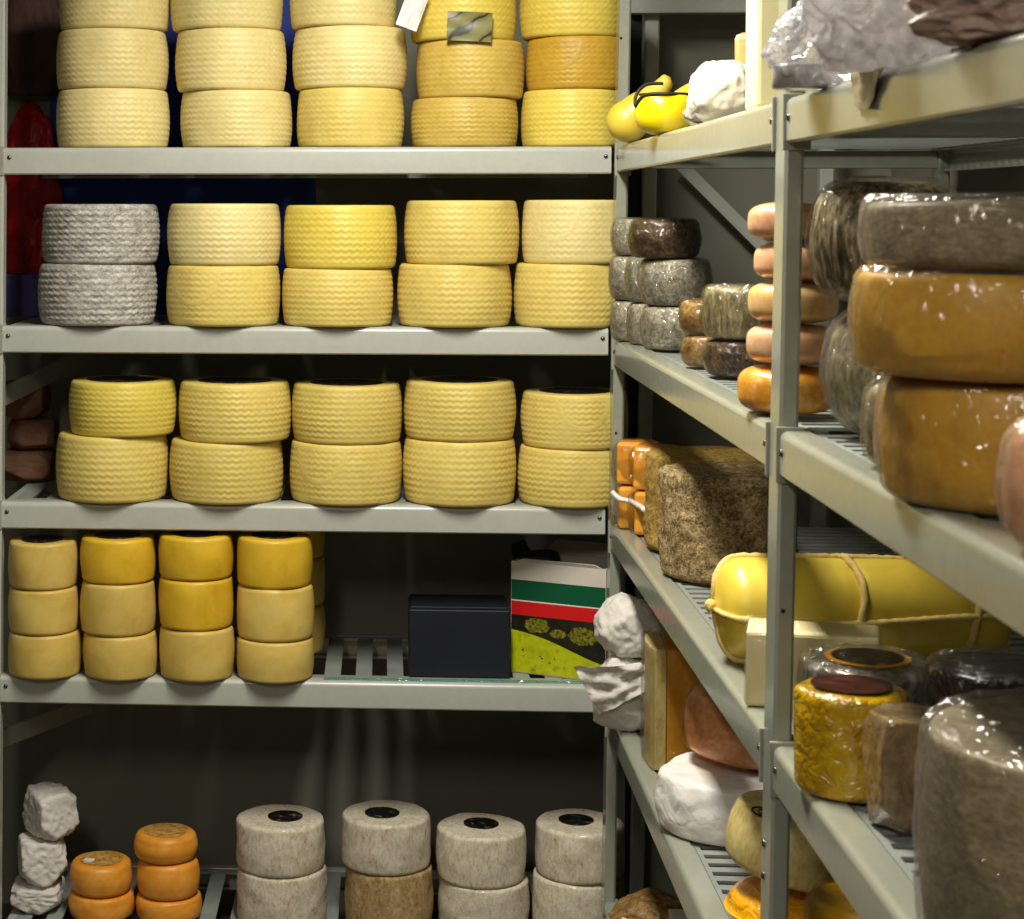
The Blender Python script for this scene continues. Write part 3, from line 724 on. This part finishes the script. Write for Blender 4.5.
obj('lid', bbox_mesh('lid', -.077, .077, -.052, .052, .093, .103, M['navy'], .003), bx)
zz = BZ[2]
for k, (px, hh) in enumerate(((30, .075), (34, .075), (26, .09))):
    o, h = parcel('brown stand-in for a glass reflection on the third back shelf, %s of its stack' % LV3[k], px, 0, 480, 4.60, zz, .15 - .01 * k, .16, 'brownreflect', k + 31, 'paper_parcel', 'parcel', 'brown reflection stand-ins on the third back shelf', h=hh, sq=.3, crease=.04)  # ghosted brown reflections modelled as a solid stack
    zz += hh + .0005

# price papers on the top row
w4 = row1[3][2]
def sheet_on(name, px0, px1, py0, py1, Y, mat, label, cat, bend=.004, rot=0):
    a = atY(px0, py0, Y); b = atY(px1, py1, Y); V = []; Fc = []; n = 8
    for j in range(2):
        for i in range(n + 1):
            for k in range(n + 1):
                u = i / n - .5; v = k / n - .5
                x = (b.x - a.x) * u; z = (a.z - b.z) * v
                xr = x * math.cos(rot) - z * math.sin(rot); zr = x * math.sin(rot) + z * math.cos(rot)
                V.append((xr, j * .0008 + bend * (noise.noise(Vector((u * 3, v * 3, px0))) + 3.2 * u * u), zr))
    s = (n + 1) ** 2
    for i in range(n):
        for k in range(n):
            q = i * (n + 1) + k; Fc.append((q, q + n + 1, q + n + 2, q + 1)); Fc.append((s + q, s + q + 1, s + q + n + 2, s + q + n + 1))
    o = obj(name, mesh(name, V, Fc, mat)); o.location = ((a.x + b.x) / 2, Y, (a.z + b.z) / 2 + H)
    return tag(o, label, cat)
def olive_label():
    m, nt, b = newmat('olive label'); tc = nt.nodes.new('ShaderNodeTexCoord'); wv = nt.nodes.new('ShaderNodeTexWave')
    mp = nt.nodes.new('ShaderNodeMapping'); mp.inputs['Rotation'].default_value = (0, .5, 0); nt.links.new(tc.outputs['Object'], mp.inputs[0])
    wv.inputs['Scale'].default_value = 10; wv.inputs['Distortion'].default_value = 9; wv.bands_direction = 'Z'; nt.links.new(mp.outputs[0], wv.inputs['Vector'])
    c = ramp(nt, wv.outputs['Fac'], [(.02, (40, 40, 22)), (.10, (112, 108, 58)), (.9, (128, 124, 70))]); nt.links.new(c, b.inputs['Base Color']); b.inputs['Roughness'].default_value = .35; return m
sheet_on('price_label', 447, 492, 12, 41, YB - .004, olive_label(), 'olive green label on the front of the top wheel in the fourth stack', 'label', .003, -.05)
sheet_on('paper_slip', 402, 424, -12, 29, YB - .006, M['greaseproof'], 'white paper slip hanging between the third and fourth top-shelf stacks', 'paper', .006, -.35)

# ------------------------------------------------------------------ right rack contents
def rwheel(label, xl, Yc, zb, R, h, mat, py=None, wrap='film', bev=.014, bulge=.04, amp=.002, freq=14, seed=0, amp2=0, group=None, name='round_cheese', X=None, tilt=(0, 0), topd=None, wseed=None, n=14, off=.0035, wamp=.003):
    if X is None:
        py = py if py is not None else 212 + (-(zb + h / 2)) / Yc * F
        X = atY(xl, py, Yc).x + R
    zb += .0012
    t_ = thing(name, label, 'cheese', (X, Yc, zb), 0, group)
    t_.rotation_euler = (tilt[0], tilt[1], seed * .7)
    b = obj('cheese_body', wheel_mesh('cheese_body', R, h, M[mat], 80, bev, bulge, amp, freq, seed + 1, amp2, 90, n, 5), t_)
    if topd:
        d = obj('top_label', disc('top_label', topd[0], M[topd[1]]), t_); d.location = (0, 0, h + .0008); d['label'] = topd[2]
    if wrap: obj('plastic_wrap', wrap_mesh('plastic_wrap', R, h, M[wrap], bev + .004, bulge, seed + 2, off, wamp), t_)
    return t_
# second shelf, far end: three stacks of ash wheels
z2 = RZ[1]
for j, (xl, Yc, tops) in enumerate(((640, 3.915, (304, 257.5, 217)), (626, 4.035, (298, 255, 222)), (611, 4.125, (293, 255, 217)))):
    R = .072 if j == 0 else .056
    if j: R = [.072, .056, .03][j]
    z = z2
    for k in range(3):
        h = [.086, .092, .077][k]
        X = [atY(640, 280, 3.915).x + .072, atY(626, 300, 4.045).x + .052, atY(611, 300, 4.13).x + .045][j]
        Rk = [.072, .052, .045][j]; Yk = [3.90, 4.03, 4.132][j]
        X += (-.004 if k == 1 else 0) + (-.026 if k == 2 and j == 0 else 0)
        if j == 1 and k == 2: continue
        mat = 'darkrind' if (k == 2 and j == 0) else 'ash'
        rwheel('%s film-wrapped wheel, %s of the %s ash-grey stack by the corner post' % ('dark brown' if mat == 'darkrind' else 'grey', LV3[k], ['front', 'middle', 'rear'][j]), 0, Yk, z, Rk, h, mat, X=X, seed=j * 3 + k, group='ash-grey wheels by the corner post', amp=.002, freq=20, off=.0015, wamp=.0015, bulge=.06)
        z += h + .002
# small brown wheels
z = z2
for k in range(2):
    h = [.056, .058][k]
    rwheel('small brown wheel, %s of the narrow pair behind the wider brown pair' % LV2[k], 681 if k == 0 else 679, 3.47, z, .045, h, 'brownrind', seed=20 + k, group='brown wheels on the second right shelf', off=.0015, wamp=.0015, bulge=.06, bev=.012)
    z += h + .0025
z = z2
for k in range(2):
    h = [.060, .086][k]
    rwheel('%s, %s of the wider brown pair beside the pink stack' % (['dark brown mottled wheel', 'brown wheel in shiny film'][k], LV2[k]), [704, 702][k], 3.27, z, [.062, .066][k], h, ['darkrind', 'greengrey'][k], seed=24 + k, group='brown wheels on the second right shelf', off=.002, wamp=.002, bulge=.05, bev=.012)
    z += h + .003
# pink stack behind the near post
z = z2; Yp = 2.655
nm5 = ['lowest', 'second from below', 'middle', 'second from above', 'topmost']
for k, (xl, h) in enumerate(((738, .066), (747, .056), (748, .057), (754, .053), (748, .053))):
    mat = {0: 'pinkorange', 2: 'peach'}.get(k, 'pinkrind')
    rwheel('glossy %s wheel, %s of five stacked behind the near post' % ({0: 'orange', 2: 'peach'}.get(k, 'pink'), nm5[k]), xl, Yp, z, .066 if k == 0 else .060, h, mat, seed=30 + k, group='pink wheels stacked behind the near post', wrap=None, bev='pillow', amp=.0015)
    z += h + .0003
# tall grey pair
zg = z2
rwheel('tall grey film-wrapped cheese standing under the marbled one beside the pink stack', 826, 2.40, zg, .088, .156, 'greengrey', seed=40, bev=.05, bulge=.05, wrap='filmhazy', amp=.004, freq=12)
rwheel('dark marbled wrapped cheese balanced on the tall grey one beside the pink stack', 811, 2.40, zg + .163, .090, .148, 'marbled', seed=41, bev=.045, bulge=.05, wrap='film', amp=.005, freq=12)
rwheel('small grey wrapped wheel between the tall grey cheese and the amber stack', 866, 2.09, z2, .054, .092, 'stonerind', seed=42, bev=.02, wrap='film')
# amber stack
zA = z2
rwheel('large amber film-wrapped wheel, bottom of the big stack on the second right shelf', 884, 1.87, zA, .134, .118, 'amber', seed=50, bev=.014, bulge=.035, amp=.003, freq=8, wrap='filmhazy')
rwheel('large amber film-wrapped wheel, overhanging middle of the big stack', 856, 1.87, zA + .121, .148, .097, 'amber', seed=51, bev=.014, bulge=.03, amp=.003, freq=8, wrap='filmhazy')
rwheel('grey film-wrapped wheel on top of the two large amber wheels', 868, 1.87, zA + .222, .140, .062, 'stonerind', seed=52, bev=.010, bulge=.01, amp=.003, freq=8, wrap='filmhazy')
rwheel('pinkish wrapped cheese cut off by the right edge of the photo', 1006, 1.57, z2, .06, .108, 'pinkrind', seed=53, bev=.03, bulge=.04, wrap='filmhazy')

# top shelf right: gourd cheeses
z1 = RZ[0]
def gourd(label, X, Y, zb, s, mat, dirx, diry, rise, cord=None, nl=.09, squat=.86):
    """provola: round body with a bent neck"""
    t_ = thing('gourd_cheese', label, 'cheese', (X, Y, zb), 0, 'gourd cheeses on the top right shelf')
    pts = []; n = 18; V = []; Fc = []; seg = 36
    ctr = []
    for i in range(n + 1):
        u = i / n
        ctr.append(u)
    body_c = Vector((0, 0, s * squat)); axis = Vector((dirx, diry, rise)).normalized()
    side = axis.cross(Vector((0, 0, 1))).normalized(); up = side.cross(axis)
    prof = []
    L = 2 * s + nl
    for i in range(33):
        u = i / 32; x = -s + L * u
        if x <= s * .35: r = math.sqrt(max(s * s - x * x, 0))
        else:
            r0 = math.sqrt(s * s - (s * .35) ** 2); tt = (x - s * .35) / (L - s - s * .35); e = tt * tt * (3 - 2 * tt)
            r = r0 * (1 - e) + s * .36 * e
            if tt > .9: r *= math.sqrt(max(1 - ((tt - .9) / .1) ** 2, 0)) * .9 + .1
        prof.append((x, r))
    for x, r in prof:
        bend = max(0, x - s * .4)
        c = body_c + axis * x + up * (bend * bend * 1.2)
        for k in range(seg):
            a = 2 * PI * k / seg
            q = c + side * (r * math.cos(a)) + up * (r * math.sin(a))
            V.append(q)
    m_ = len(prof)
    for i in range(m_ - 1):
        for k in range(seg): Fc.append((i * seg + k, i * seg + (k + 1) % seg, (i + 1) * seg + (k + 1) % seg, (i + 1) * seg + k))
    Fc.append(tuple(range(seg))[::-1]); Fc.append(tuple((m_ - 1) * seg + k for k in range(seg)))
    zmin = min(v.z for v in V)
    V = [Vector((v.x, v.y, v.z - zmin)) for v in V]
    obj('cheese_body', mesh('cheese_body', V, Fc, M[mat]), t_)
    if cord:
        i = 18; ring = [V[i * seg + k] for k in range(seg)]; c = sum(ring, Vector()) / seg
        ring = [c + (p - c) * 1.02 for p in ring]; ring.append(ring[0]); obj('cord', tube(ring, cord, M['blackcord'], 'cord'), t_)
    return t_
gourd('pale yellow gourd cheese at the corner with its neck leaning right', atY(628, 118, 4.03).x, 4.03, z1, .044, 'waxyellow', .72, -.1, .62, None, .078)
gourd('matt yellow gourd cheese whose neck points up behind the bright one', atY(662, 110, 3.88).x + .03, 3.84, z1, .046, 'waxyellow', .75, .1, .66, .0025, .085)
# bright yellow one with a black cut-off top
t_ = thing('gourd_cheese', 'bright yellow waxed cheese with a black band and dark top', 'cheese', (atY(664, 118, 3.6).x, 3.6, z1), 0, 'gourd cheeses on the top right shelf')
pr = [(0, 0), (.024, 0), (.038, .005), (.047, .014), (.0525, .027), (.0545, .040), (.0535, .053), (.050, .064), (.046, .070), (.030, .072), (0, .072)]
V, Fc = lathe(pr, 48); bo = obj('cheese_body', mesh('cheese_body', V, Fc, M['brightwax']), t_)
obj('dark_top', disc('dark_top', .046, M['blackcord'], .003), t_).location = (0, 0, .0715)
obj('cord', tube(smoothpath([(.046, -.016, .070), (.0, -.049, .071), (-.040, -.030, .070), (-.053, -.012, .052), (-.050, .0, .074), (-.030, .012, .092), (.0, .014, .094)]), .0032, M['blackcord'], 'cord'), t_)

parcel('white paper parcel on the top right shelf beside the bright yellow cheese', 722, 61, 120, 3.2, z1, .125, .14, 'creampaper', 45, crease=.06, sq=.15, taper=.25)
parcel('small crumpled white paper wad between yellow cheese and parcel', 700, 96, 134, 3.37, z1, .05, .07, 'creampaper', 46, crease=.1, sq=.0)
def prism(name, plan, h, mats, sidemat=None, bev=.003):
    """vertical prism from a plan outline; sidemat maps edge index -> material index"""
    n = len(plan); V = [(x, y, 0) for x, y in plan] + [(x, y, h) for x, y in plan]
    Fc = [tuple(range(n))[::-1], tuple(range(n, 2 * n))] + [(i, (i + 1) % n, n + (i + 1) % n, n + i) for i in range(n)]
    me = mesh(name, V, Fc, mats, False)
    if sidemat:
        for i in range(n): me.polygons[2 + i].material_index = sidemat.get(i, 0)
    bevel(me, bev); return me
o = obj('cheese_wedge', prism('cheese_wedge', [(-.05, -.04), (.0, -.055), (.06, -.05), (.05, .06), (0, .03)], .165, M['terracotta'], bev=.012)); X_ = atY(757, 50, 3.42).x
o.location = (X_, 3.42, z1 + H + .001); tag(o, 'orange brown cheese wedge standing behind the white paper parcel', 'cheese')
t_ = thing('cheese_block', 'tall pale cheese block standing beside the near post on the top shelf', 'cheese', (atY(751, 80, 2.78).x + .035, 2.78, z1 + .001), -.05)
obj('cheese_body', bbox_mesh('cheese_body', -.035, .05, -.06, .06, 0, .24, M['palepaste'], .006), t_)
# bags
def bag(label, px0, px1, Y, zb, ztop, dy, mat, seed, crease=.13, freq=2.6, name='plastic_bag'):
    a = atY(px0, 60, Y); b = atY(px1, 60, Y)
    me = crumple(name, ((b.x - a.x) / 2 * 1.05, dy / 2, (ztop - zb) / 1.7), M[mat], seed, 30, crease, 6, True, .2, freq)
    zz = max(v.co.z for v in me.vertices)
    for v in me.vertices: v.co.z *= (ztop - zb) / zz
    o = obj(name, me); o.location = ((a.x + b.x) / 2, Y, zb + H); tag(o, label, 'bag'); return o
can = thing('tin', 'shiny metal tin inside the clear bag on the top shelf', 'tin', (atY(800, 90, 2.28).x, 2.28, z1))
V, Fc = lathe([(0, 0), (.03, 0), (.032, .002), (.032, .025), (.030, .028), (.026, .026), (0, .026)], 40); obj('tin_body', mesh('tin_body', V, Fc, M['tin']), can)
V, Fc = lathe([(0, .0262), (.024, .0262), (.025, .0275), (0, .0278)], 40); obj('lid', mesh('lid', V, Fc, M['tin']), can)
bag('clear crinkled plastic bag around a tin beside the near post', 764, 856, 2.28, z1, z1 + .105, .15, 'bag', 61, .42, 3.4)
bag('large white plastic bag heaped on the top shelf behind the clear bag', 806, 952, 1.98, z1, z1 + .13, .20, 'whitebag', 62, .40, 3.0)
bag('mauve brown crinkled sack at the near end of the top shelf', 905, 1120, 1.72, z1, z1 + .075, .20, 'mauve', 63, .22, 2.5)
def flap_sheet(label, pts, X, mat, seed):
    V = []; Fc = []; n = 10
    P4 = []
    for px, py in pts:
        r = Rv * ((px - CX) / F) + Uv * ((CY - py) / F) + Fv; P4.append(r * (X / r.x))
    for j in (0, 1):
        for i in range(n + 1):
            for k in range(n + 1):
                p = P4[0].lerp(P4[1], i / n).lerp(P4[3].lerp(P4[2], i / n), k / n)
                p.x -= .006 * abs(noise.noise(Vector((i * .35, k * .3, seed)))) * (1 if k else .2) + j * .0012 + .001; V.append(p + Vector((0, 0, H)))
    q_ = (n + 1) ** 2
    for i in range(n):
        for k in range(n):
            q = i * (n + 1) + k; Fc.append((q, q + 1, q + n + 2, q + n + 1)); Fc.append((q_ + q, q_ + q + n + 1, q_ + q + n + 2, q_ + q + 1))
    return tag(obj('plastic_flap', mesh('plastic_flap', V, Fc, mat)), label, 'plastic')
flap_sheet('loose olive brown plastic flap hanging over the near top shelf edge', [(853, 73), (888, 62), (872, 110), (858, 108)], XO - .001, M['flap'], 3.1)
o = obj('bread_roll', crumple('bread_roll', (.05, .04, .028), M['terracotta'], 65, 60, .02, 5)); o.location = (atY(1030, 0, 1.70).x, 1.70, z1 + .077 + H); tag(o, 'orange wrapped loaf on top of the brown sack at the right edge', 'cheese')

# third shelf right
z3 = RZ[2]
for j, (xl, Yc) in enumerate(((635, 4.06), (617, 4.14))):
    z = z3
    for k in range(2):
        h = .090
        Xl = atY(xl, 480, Yc - .04).x
        t_ = thing('cheese_wedge', 'orange film-wrapped cheese block, %s of the %s pair by the corner post' % (LV2[k], ['front', 'rear'][j]), 'cheese', (Xl + .04, Yc, z + .001), .12 * (j - k), 'orange cheese blocks by the corner post')
        obj('cheese_body', prism('cheese_body', [(-.04, -.03), (.03, -.036), (.055, .0), (.05, .03), (-.03, .025)], h, M['orangepaste'], bev=.008), t_)
        pm = crumple('plastic_wrap', (.062, .052, h / 1.7), M['film'], j * 2 + k + 70, 30, .05, 4, True, 0, squareness=.22); zz_ = max(v.co.z for v in pm.vertices)
        for v in pm.vertices: v.co.z *= (h + .004) / zz_
        obj('plastic_wrap', pm, t_); z += h + .0045
t_.name = 'cheese_wedge'
w_ = obj('film_scrap', tube(smoothpath([atY(612, 492, 4.08), atY(620, 499, 4.07), atY(632, 502, 4.06), atY(645, 510, 3.96)]), .006, M['greaseproof'], 'film_scrap')); w_.location.z = H; tag(w_, 'twisted scrap of white film beside the orange blocks at the corner post', 'film')
rwheel('rough brown crusted wheel behind the largest crusted wheel', 645, 3.885, z3, .118, .196, 'mouldyellow', seed=80, wrap=None, bev=.014, bulge=.01, amp=.007, freq=14, amp2=.004, n=30)
rwheel('largest rough grey-brown crusted cheese wheel with pitted top', 661, 3.60, z3, .122, .200, 'mould', seed=81, wrap=None, bev=.014, bulge=.005, amp=.007, freq=14, amp2=.005, n=34)
# long yellow log with cords
yl = 2.90; R_ = .076
xa = atY(713, 610, yl).x; xb_ = atY(1010, 610, yl).x
lg = thing('log_cheese', 'long yellow log cheese bound with cord lying across the third right shelf', 'cheese', (xa, yl, z3 + .007))
def logr(u): return R_ * (max(0, 1 - max(0, (.11 - u) / .11) ** 2.6)) ** .5 * (1 - .10 * max(0, (u - .62) / .38) ** 2 ) * (max(0, 1 - max(0, (u - .9) / .1) ** 2.4)) ** .5
V = []; Fc = []; n = 60; seg = 56; L = xb_ - xa
for i in range(n + 1):
    u = i / n; r = max(logr(u), .002)
    # the cords pinch the body
    for cu in (.46, .84): r -= .004 * math.exp(-((u - cu) / .016) ** 2)
    for k in range(seg):
        a = 2 * PI * k / seg; V.append((L * u, r * math.cos(a), R_ + r * math.sin(a) * (.98)))
for i in range(n):
    for k in range(seg): Fc.append((i * seg + k, i * seg + (k + 1) % seg, (i + 1) * seg + (k + 1) % seg, (i + 1) * seg + k))
Fc.append(tuple(range(seg))); Fc.append(tuple(n * seg + k for k in range(seg))[::-1])
me = mesh('cheese_body', V, Fc, M['waxyellow']); bm = bmesh.new(); bm.from_mesh(me); bmesh.ops.recalc_face_normals(bm, faces=bm.faces); bm.to_mesh(me); bm.free()
obj('cheese_body', me, lg)
for cu in (.46, .84):
    r = logr(cu) + .001
    obj('cord_ring', tube([(L * cu + .006 * math.sin(3 * a * PI / 24), r * math.cos(a * PI / 24), R_ + r * math.sin(a * PI / 24)) for a in range(49)], .0055, M['rope'], 'cord_ring', 8, 420, 2), lg)
for an in (PI * 1.0, PI * 1.42, PI * .35):
    pts = [(L * u, (max(logr(u), .004) + .002) * math.cos(an + .1 * math.sin(u * 5)), R_ + (max(logr(u), .004) + .002) * math.sin(an + .1 * math.sin(u * 5))) for u in [.0 + .98 * i / 50 for i in range(51)]]
    obj('cord', tube(pts, .005, M['rope'], 'cord', 8, 420, 2), lg)
kn = obj('knot', crumple('knot', (.009, .009, .010), M['rope'], 3, 20, .1, 3, False), lg); kn.location = (-.006, -.012, R_ - .005)
# pale block in front of the log
Xb = atY(740, 690, 2.68).x
t_ = thing('cheese_block', 'pale film-wrapped cheese block in front of the yellow log, behind the near post', 'cheese', (Xb, 2.66, z3 + .001), 0)
obj('cheese_body', prism('cheese_body', [(0, -.02), (.17, -.055), (.19, .03), (.02, .07)], .103, M['palepaste'], bev=.005), t_)
obj('plastic_wrap', prism('plastic_wrap', [(-.003, -.024), (.172, -.059), (.194, .034), (.018, .075)], .1065, M['film'], bev=.007), t_)
# gold foil wheel, silver wheel, crumpled dark ones, big one
q = rwheel('gold foil-wrapped tall wheel with dark round label beside the near post', 795, 2.265, z3, .064, .121, 'mustard', seed=90, wrap=None, bev=.010, bulge=.02, amp=.0035, freq=26)
d = obj('top_label', disc('top_label', .046, mat_mottle('brown print', [(.3, (30, 14, 10)), (.6, (70, 34, 24)), (.8, (110, 80, 60))], 50, .2, 0, var=0)), q); d.location = (0, 0, .1225)
q = rwheel('black and silver film-wrapped wheel with dark label behind the gold foil wheel', 802, 2.44, z3, .080, .112, 'steelfilm', seed=91, wrap='film', bev=.014, bulge=.02, amp=.002, freq=16)
ringm = mesh('label_ring', *lathe([(0, 0), (.052, 0), (.052, .0016), (0, .0016)], 40), M['goldfoil'], False)
d = obj('label_ring', ringm, q); d.location = (0, 0, .114)
d = obj('top_label', disc('top_label', .044, M['blacklabel']), q); d.location = (0, 0, .1158)
parcel('brown film-wrapped cheese wedge between the gold foil wheel and the huge grey wheel', 905, 712, 838, 2.14, z3, .095, .11, 'silverfilm', 92, 'cheese_wedge', 'cheese', sq=.3, crease=.03, facets=14)
bpy.context.view_layer.update()
rwheel('dark cheese in crinkled shiny film behind the huge grey wheel', 928, 2.28, z3, .080, .146, 'darkfilm', seed=93, bev=.014, bulge=.02, wrap='film')
rwheel('huge grey-beige film-wrapped wheel at the near end of the third shelf', 926, 1.74, z3, .168, .208, 'stonerind', seed=94, bev=.009, bulge=.03, amp=.004, freq=9, wrap='filmhazy')

# fourth shelf right
z4 = RZ[3]
# white paper bundles at the corner
lo, hlo = parcel('white paper bundle with a loose pointed corner at the corner post', 626, 655, 715, 4.03, z4, .135, .15, 'paper', 100, 'paper_parcel', 'parcel', sq=.1, crease=.09)
fl_ = [atY(574, 668, 3.955), atY(600, 716, 3.95), atY(622, 700, 3.955), atY(648, 684, 3.95), atY(640, 660, 3.955), atY(606, 652, 3.96)]
V = []; Fc = []; c0 = lo.location.copy()
N_ = 14
for j in (0, 1):
    for i in range(N_ + 1):
        for k in range(N_ + 1):
            u = i / N_; v = k / N_
            A = fl_[0].lerp(fl_[5].lerp(fl_[4], .5) if False else fl_[4], u); B = fl_[1].lerp(fl_[3], u)
            p = A.lerp(B, v) + Vector((0, 0, H)) - c0
            nn_ = noise.noise(Vector((u * 4, v * 5, 3.3))); n2_ = abs(noise.noise(Vector((u * 9, v * 9, 1.3))))
            p.y += .02 * nn_ + .012 * n2_ + j * .0012 - .035 * math.sin(PI * min(u * .6, .5)) + .01
            V.append(p)
s = (N_ + 1) ** 2
for i in range(N_):
    for k in range(N_):
        q = i * (N_ + 1) + k; Fc.append((q, q + N_ + 1, q + N_ + 2, q + 1)); Fc.append((s + q, s + q + 1, s + q + N_ + 2, s + q + N_ + 1))
obj('paper_corner', mesh('paper_corner', V, Fc, M['paper']), lo)
parcel('crumpled white paper ball resting on the paper bundle at the corner post', 631, 594, 655, 4.04, z4 + hlo - .001, .135, .13, 'paper', 101, 'paper_parcel', 'parcel', crease=.10, sq=0)
# standing wedge
Xv = atY(646, 700, 3.80).x
t_ = thing('cheese_wedge', 'tall orange cheese wedge with pale rind standing beside the paper bundles', 'cheese', (Xv, 3.80, z4 + .001))
hv = .232
arc = [(.012 * (1 - math.sin(PI * i / 8)) , -.085 + .17 * (1 - i / 8)) for i in range(9)]
obj('cheese_body', prism('cheese_body', [(.036, .08), (.028, -.08), (.14, -.062), (.15, .02)], hv, M['orangepaste'], bev=.004), t_)
rd = obj('rind', prism('rind', [(.035, .082), (.005, .06), (-.003, .0), (.0, -.06), (.006, -.084), (.0275, -.084)], hv + .002, M['straw'], bev=.002), t_); rd['label'] = 'pale straw-coloured rind'
obj('plastic_wrap', prism('plastic_wrap', [(.022, .088), (-.002, .066), (-.008, .0), (-.004, -.066), (.0, -.09), (.145, -.069), (.156, .024)], hv + .006, M['film'], bev=.006), t_)
# paper wheel and orange half on it
def flatpaper(label, X, Y, zb, R, h, seed):
    me = wheel_mesh('paper_parcel', R, h, M['greaseproof'], 110, .014, .03, .007, 12, seed, .003, 34, 22, 8)
    o = obj('paper_parcel', me); o.location = (X, Y, zb + H); o.location.z += .001; tag(o, label, 'parcel'); return o
Xp = atY(656, 800, 3.38).x + .125
flatpaper('white waxed-paper wheel under the orange cheese on the fourth right shelf', Xp, 3.38, z4, .125, .104, 7)
tw = thing('cheese_wedge', 'orange brown film-wrapped half cheese lying on the white paper wheel', 'cheese', (atY(681, 740, 3.42).x + .10, 3.42, z4 + .117), 0)
tw.rotation_euler = (.06, .12, .3)
obj('cheese_body', wheel_mesh('cheese_body', .10, .110, M['terracotta'], 64, .022, .04, .006, 14, 8), tw)
obj('plastic_wrap', wrap_mesh('plastic_wrap', .10, .110, M['film'], .024, .04, 9, .003, .004), tw)
# wheel on gold
Xg = atY(725, 900, 2.9).x + .105
g_ = rwheel('gold orange foil wheel under the leaning straw wheel behind the near post', 0, 2.90, z4, .105, .062, 'goldfoil', X=Xg, seed=110, wrap=None, bev=.03, amp=.004, freq=18)
lw = rwheel('straw-coloured wheel with a black printed emblem leaning on the gold wheel', 0, 2.905, z4 + .088, .10, .092, 'straw', X=Xg - .010, seed=0, wrap=None, bev=.016, amp=.003, tilt=(.04, .18))
em = thing if False else None
ring1 = [(-.060 + .022 * math.cos(a * PI / 16), -.045 + .022 * math.sin(a * PI / 16), .0925) for a in range(33)]
obj('emblem', tube(ring1, .0014, M['blackcord'], 'emblem', 6), lw)['label'] = 'black printed round emblem'
ring2 = [(-.060 + .013 * math.cos(a * PI / 16), -.045 + .013 * math.sin(a * PI / 16), .0925) for a in range(33)]
obj('emblem', tube(ring2, .001, M['blackcord'], 'emblem', 6), lw)
for dx_ in (-.006, 0, .006): obj('emblem', tube([(-.060 + dx_, -.053, .0928), (-.060 + dx_, -.037, .0928)], .001, M['blackcord'], 'emblem', 6), lw)
rwheel('golden wrapped wheel on the fourth shelf right of the near post', 806, 2.66, z4, .085, .135, 'amber', seed=112, wrap='film', bev=.014)
# lowest right shelf
z5 = RZ[4]
parcel('golden brown crinkled film bag on the lowest right shelf by the corner post', 634, 897, 930, 3.98, z5, .17, .16, 'brownrind', 120, 'film_bag', 'bag', crease=.14, sq=0, h=.088, X=.56)
bx = thing('carton', 'small white carton beside the golden film bag on the lowest right shelf', 'box', (atY(672, 900, 3.76).x + .02, 3.76, z5))
obj('carton_body', bbox_mesh('carton_body', -.02, .05, -.03, .04, 0, .125, M['carton'], .002), bx)
obj('lid', bbox_mesh('lid', -.021, .051, -.031, .041, .122, .13, M['carton'], .002), bx)

# ------------------------------------------------------------------ lamps
def fixture(label, X, Y, L, energy, col=(1, .93, .80)):
    t_ = thing('ceiling_lamp', label, 'lamp', (X, Y, CEIL - .07))
    obj('housing', bbox_mesh('housing', -.07, .07, -L / 2, L / 2, .03, .07, M['ceil'], .004), t_)
    em_m = bpy.data.materials.new('lamp tube'); em_m.use_nodes = True; nt = em_m.node_tree; nt.nodes.clear()
    e = nt.nodes.new('ShaderNodeEmission'); e.inputs[0].default_value = (*col, 1); e.inputs[1].default_value = energy
    o_ = nt.nodes.new('ShaderNodeOutputMaterial'); nt.links.new(e.outputs[0], o_.inputs[0])
    for s_ in (-.035, .035):
        obj('lamp_tube', tube([(s_, -L / 2 + .02, .015), (s_, L / 2 - .02, .015)], .014, em_m, 'lamp_tube', 12), t_)
    return t_
def arealight(X, Y, Z, sx, sy, W_, col, rot=(0, 0, 0), parent=None):
    l_ = bpy.data.lights.new('lamp_light', 'AREA'); l_.shape = 'RECTANGLE'; l_.size = sx; l_.size_y = sy; l_.energy = W_; l_.color = col
    o = bpy.data.objects.new('lamp_light', l_); link(o); o.location = (X, Y, Z + H); o.rotation_euler = rot; return o
fixture('twin tube ceiling lamp above the aisle in front of the racks', .04, 2.9, 1.1, 6)
arealight(.04, 2.9, CEIL - .09, .2, 1.1, 70, (1, .96, .86))
fixture('added fill lamp behind the viewer, built as a twin tube fixture', -.55, .1, 1.2, 6)
arealight(-.55, .1, CEIL - .09, .2, 1.2, 40, (1, .94, .82))  # added fill to brighten the front of the back rack
w = bpy.data.worlds.new('world'); S.world = w; w.use_nodes = True
w.node_tree.nodes['Background'].inputs[0].default_value = (.9, .85, .75, 1); w.node_tree.nodes['Background'].inputs[1].default_value = .2

S.view_settings.view_transform = 'Standard'; S.view_settings.look = 'None'; S.view_settings.gamma = 1
S.view_settings.use_curve_mapping = False; S.view_settings.exposure = -0.1
S.cycles.use_denoising = True
S.cycles.max_bounces = 8; S.cycles.transparent_max_bounces = 16
S.cycles.sample_clamp_indirect = 4
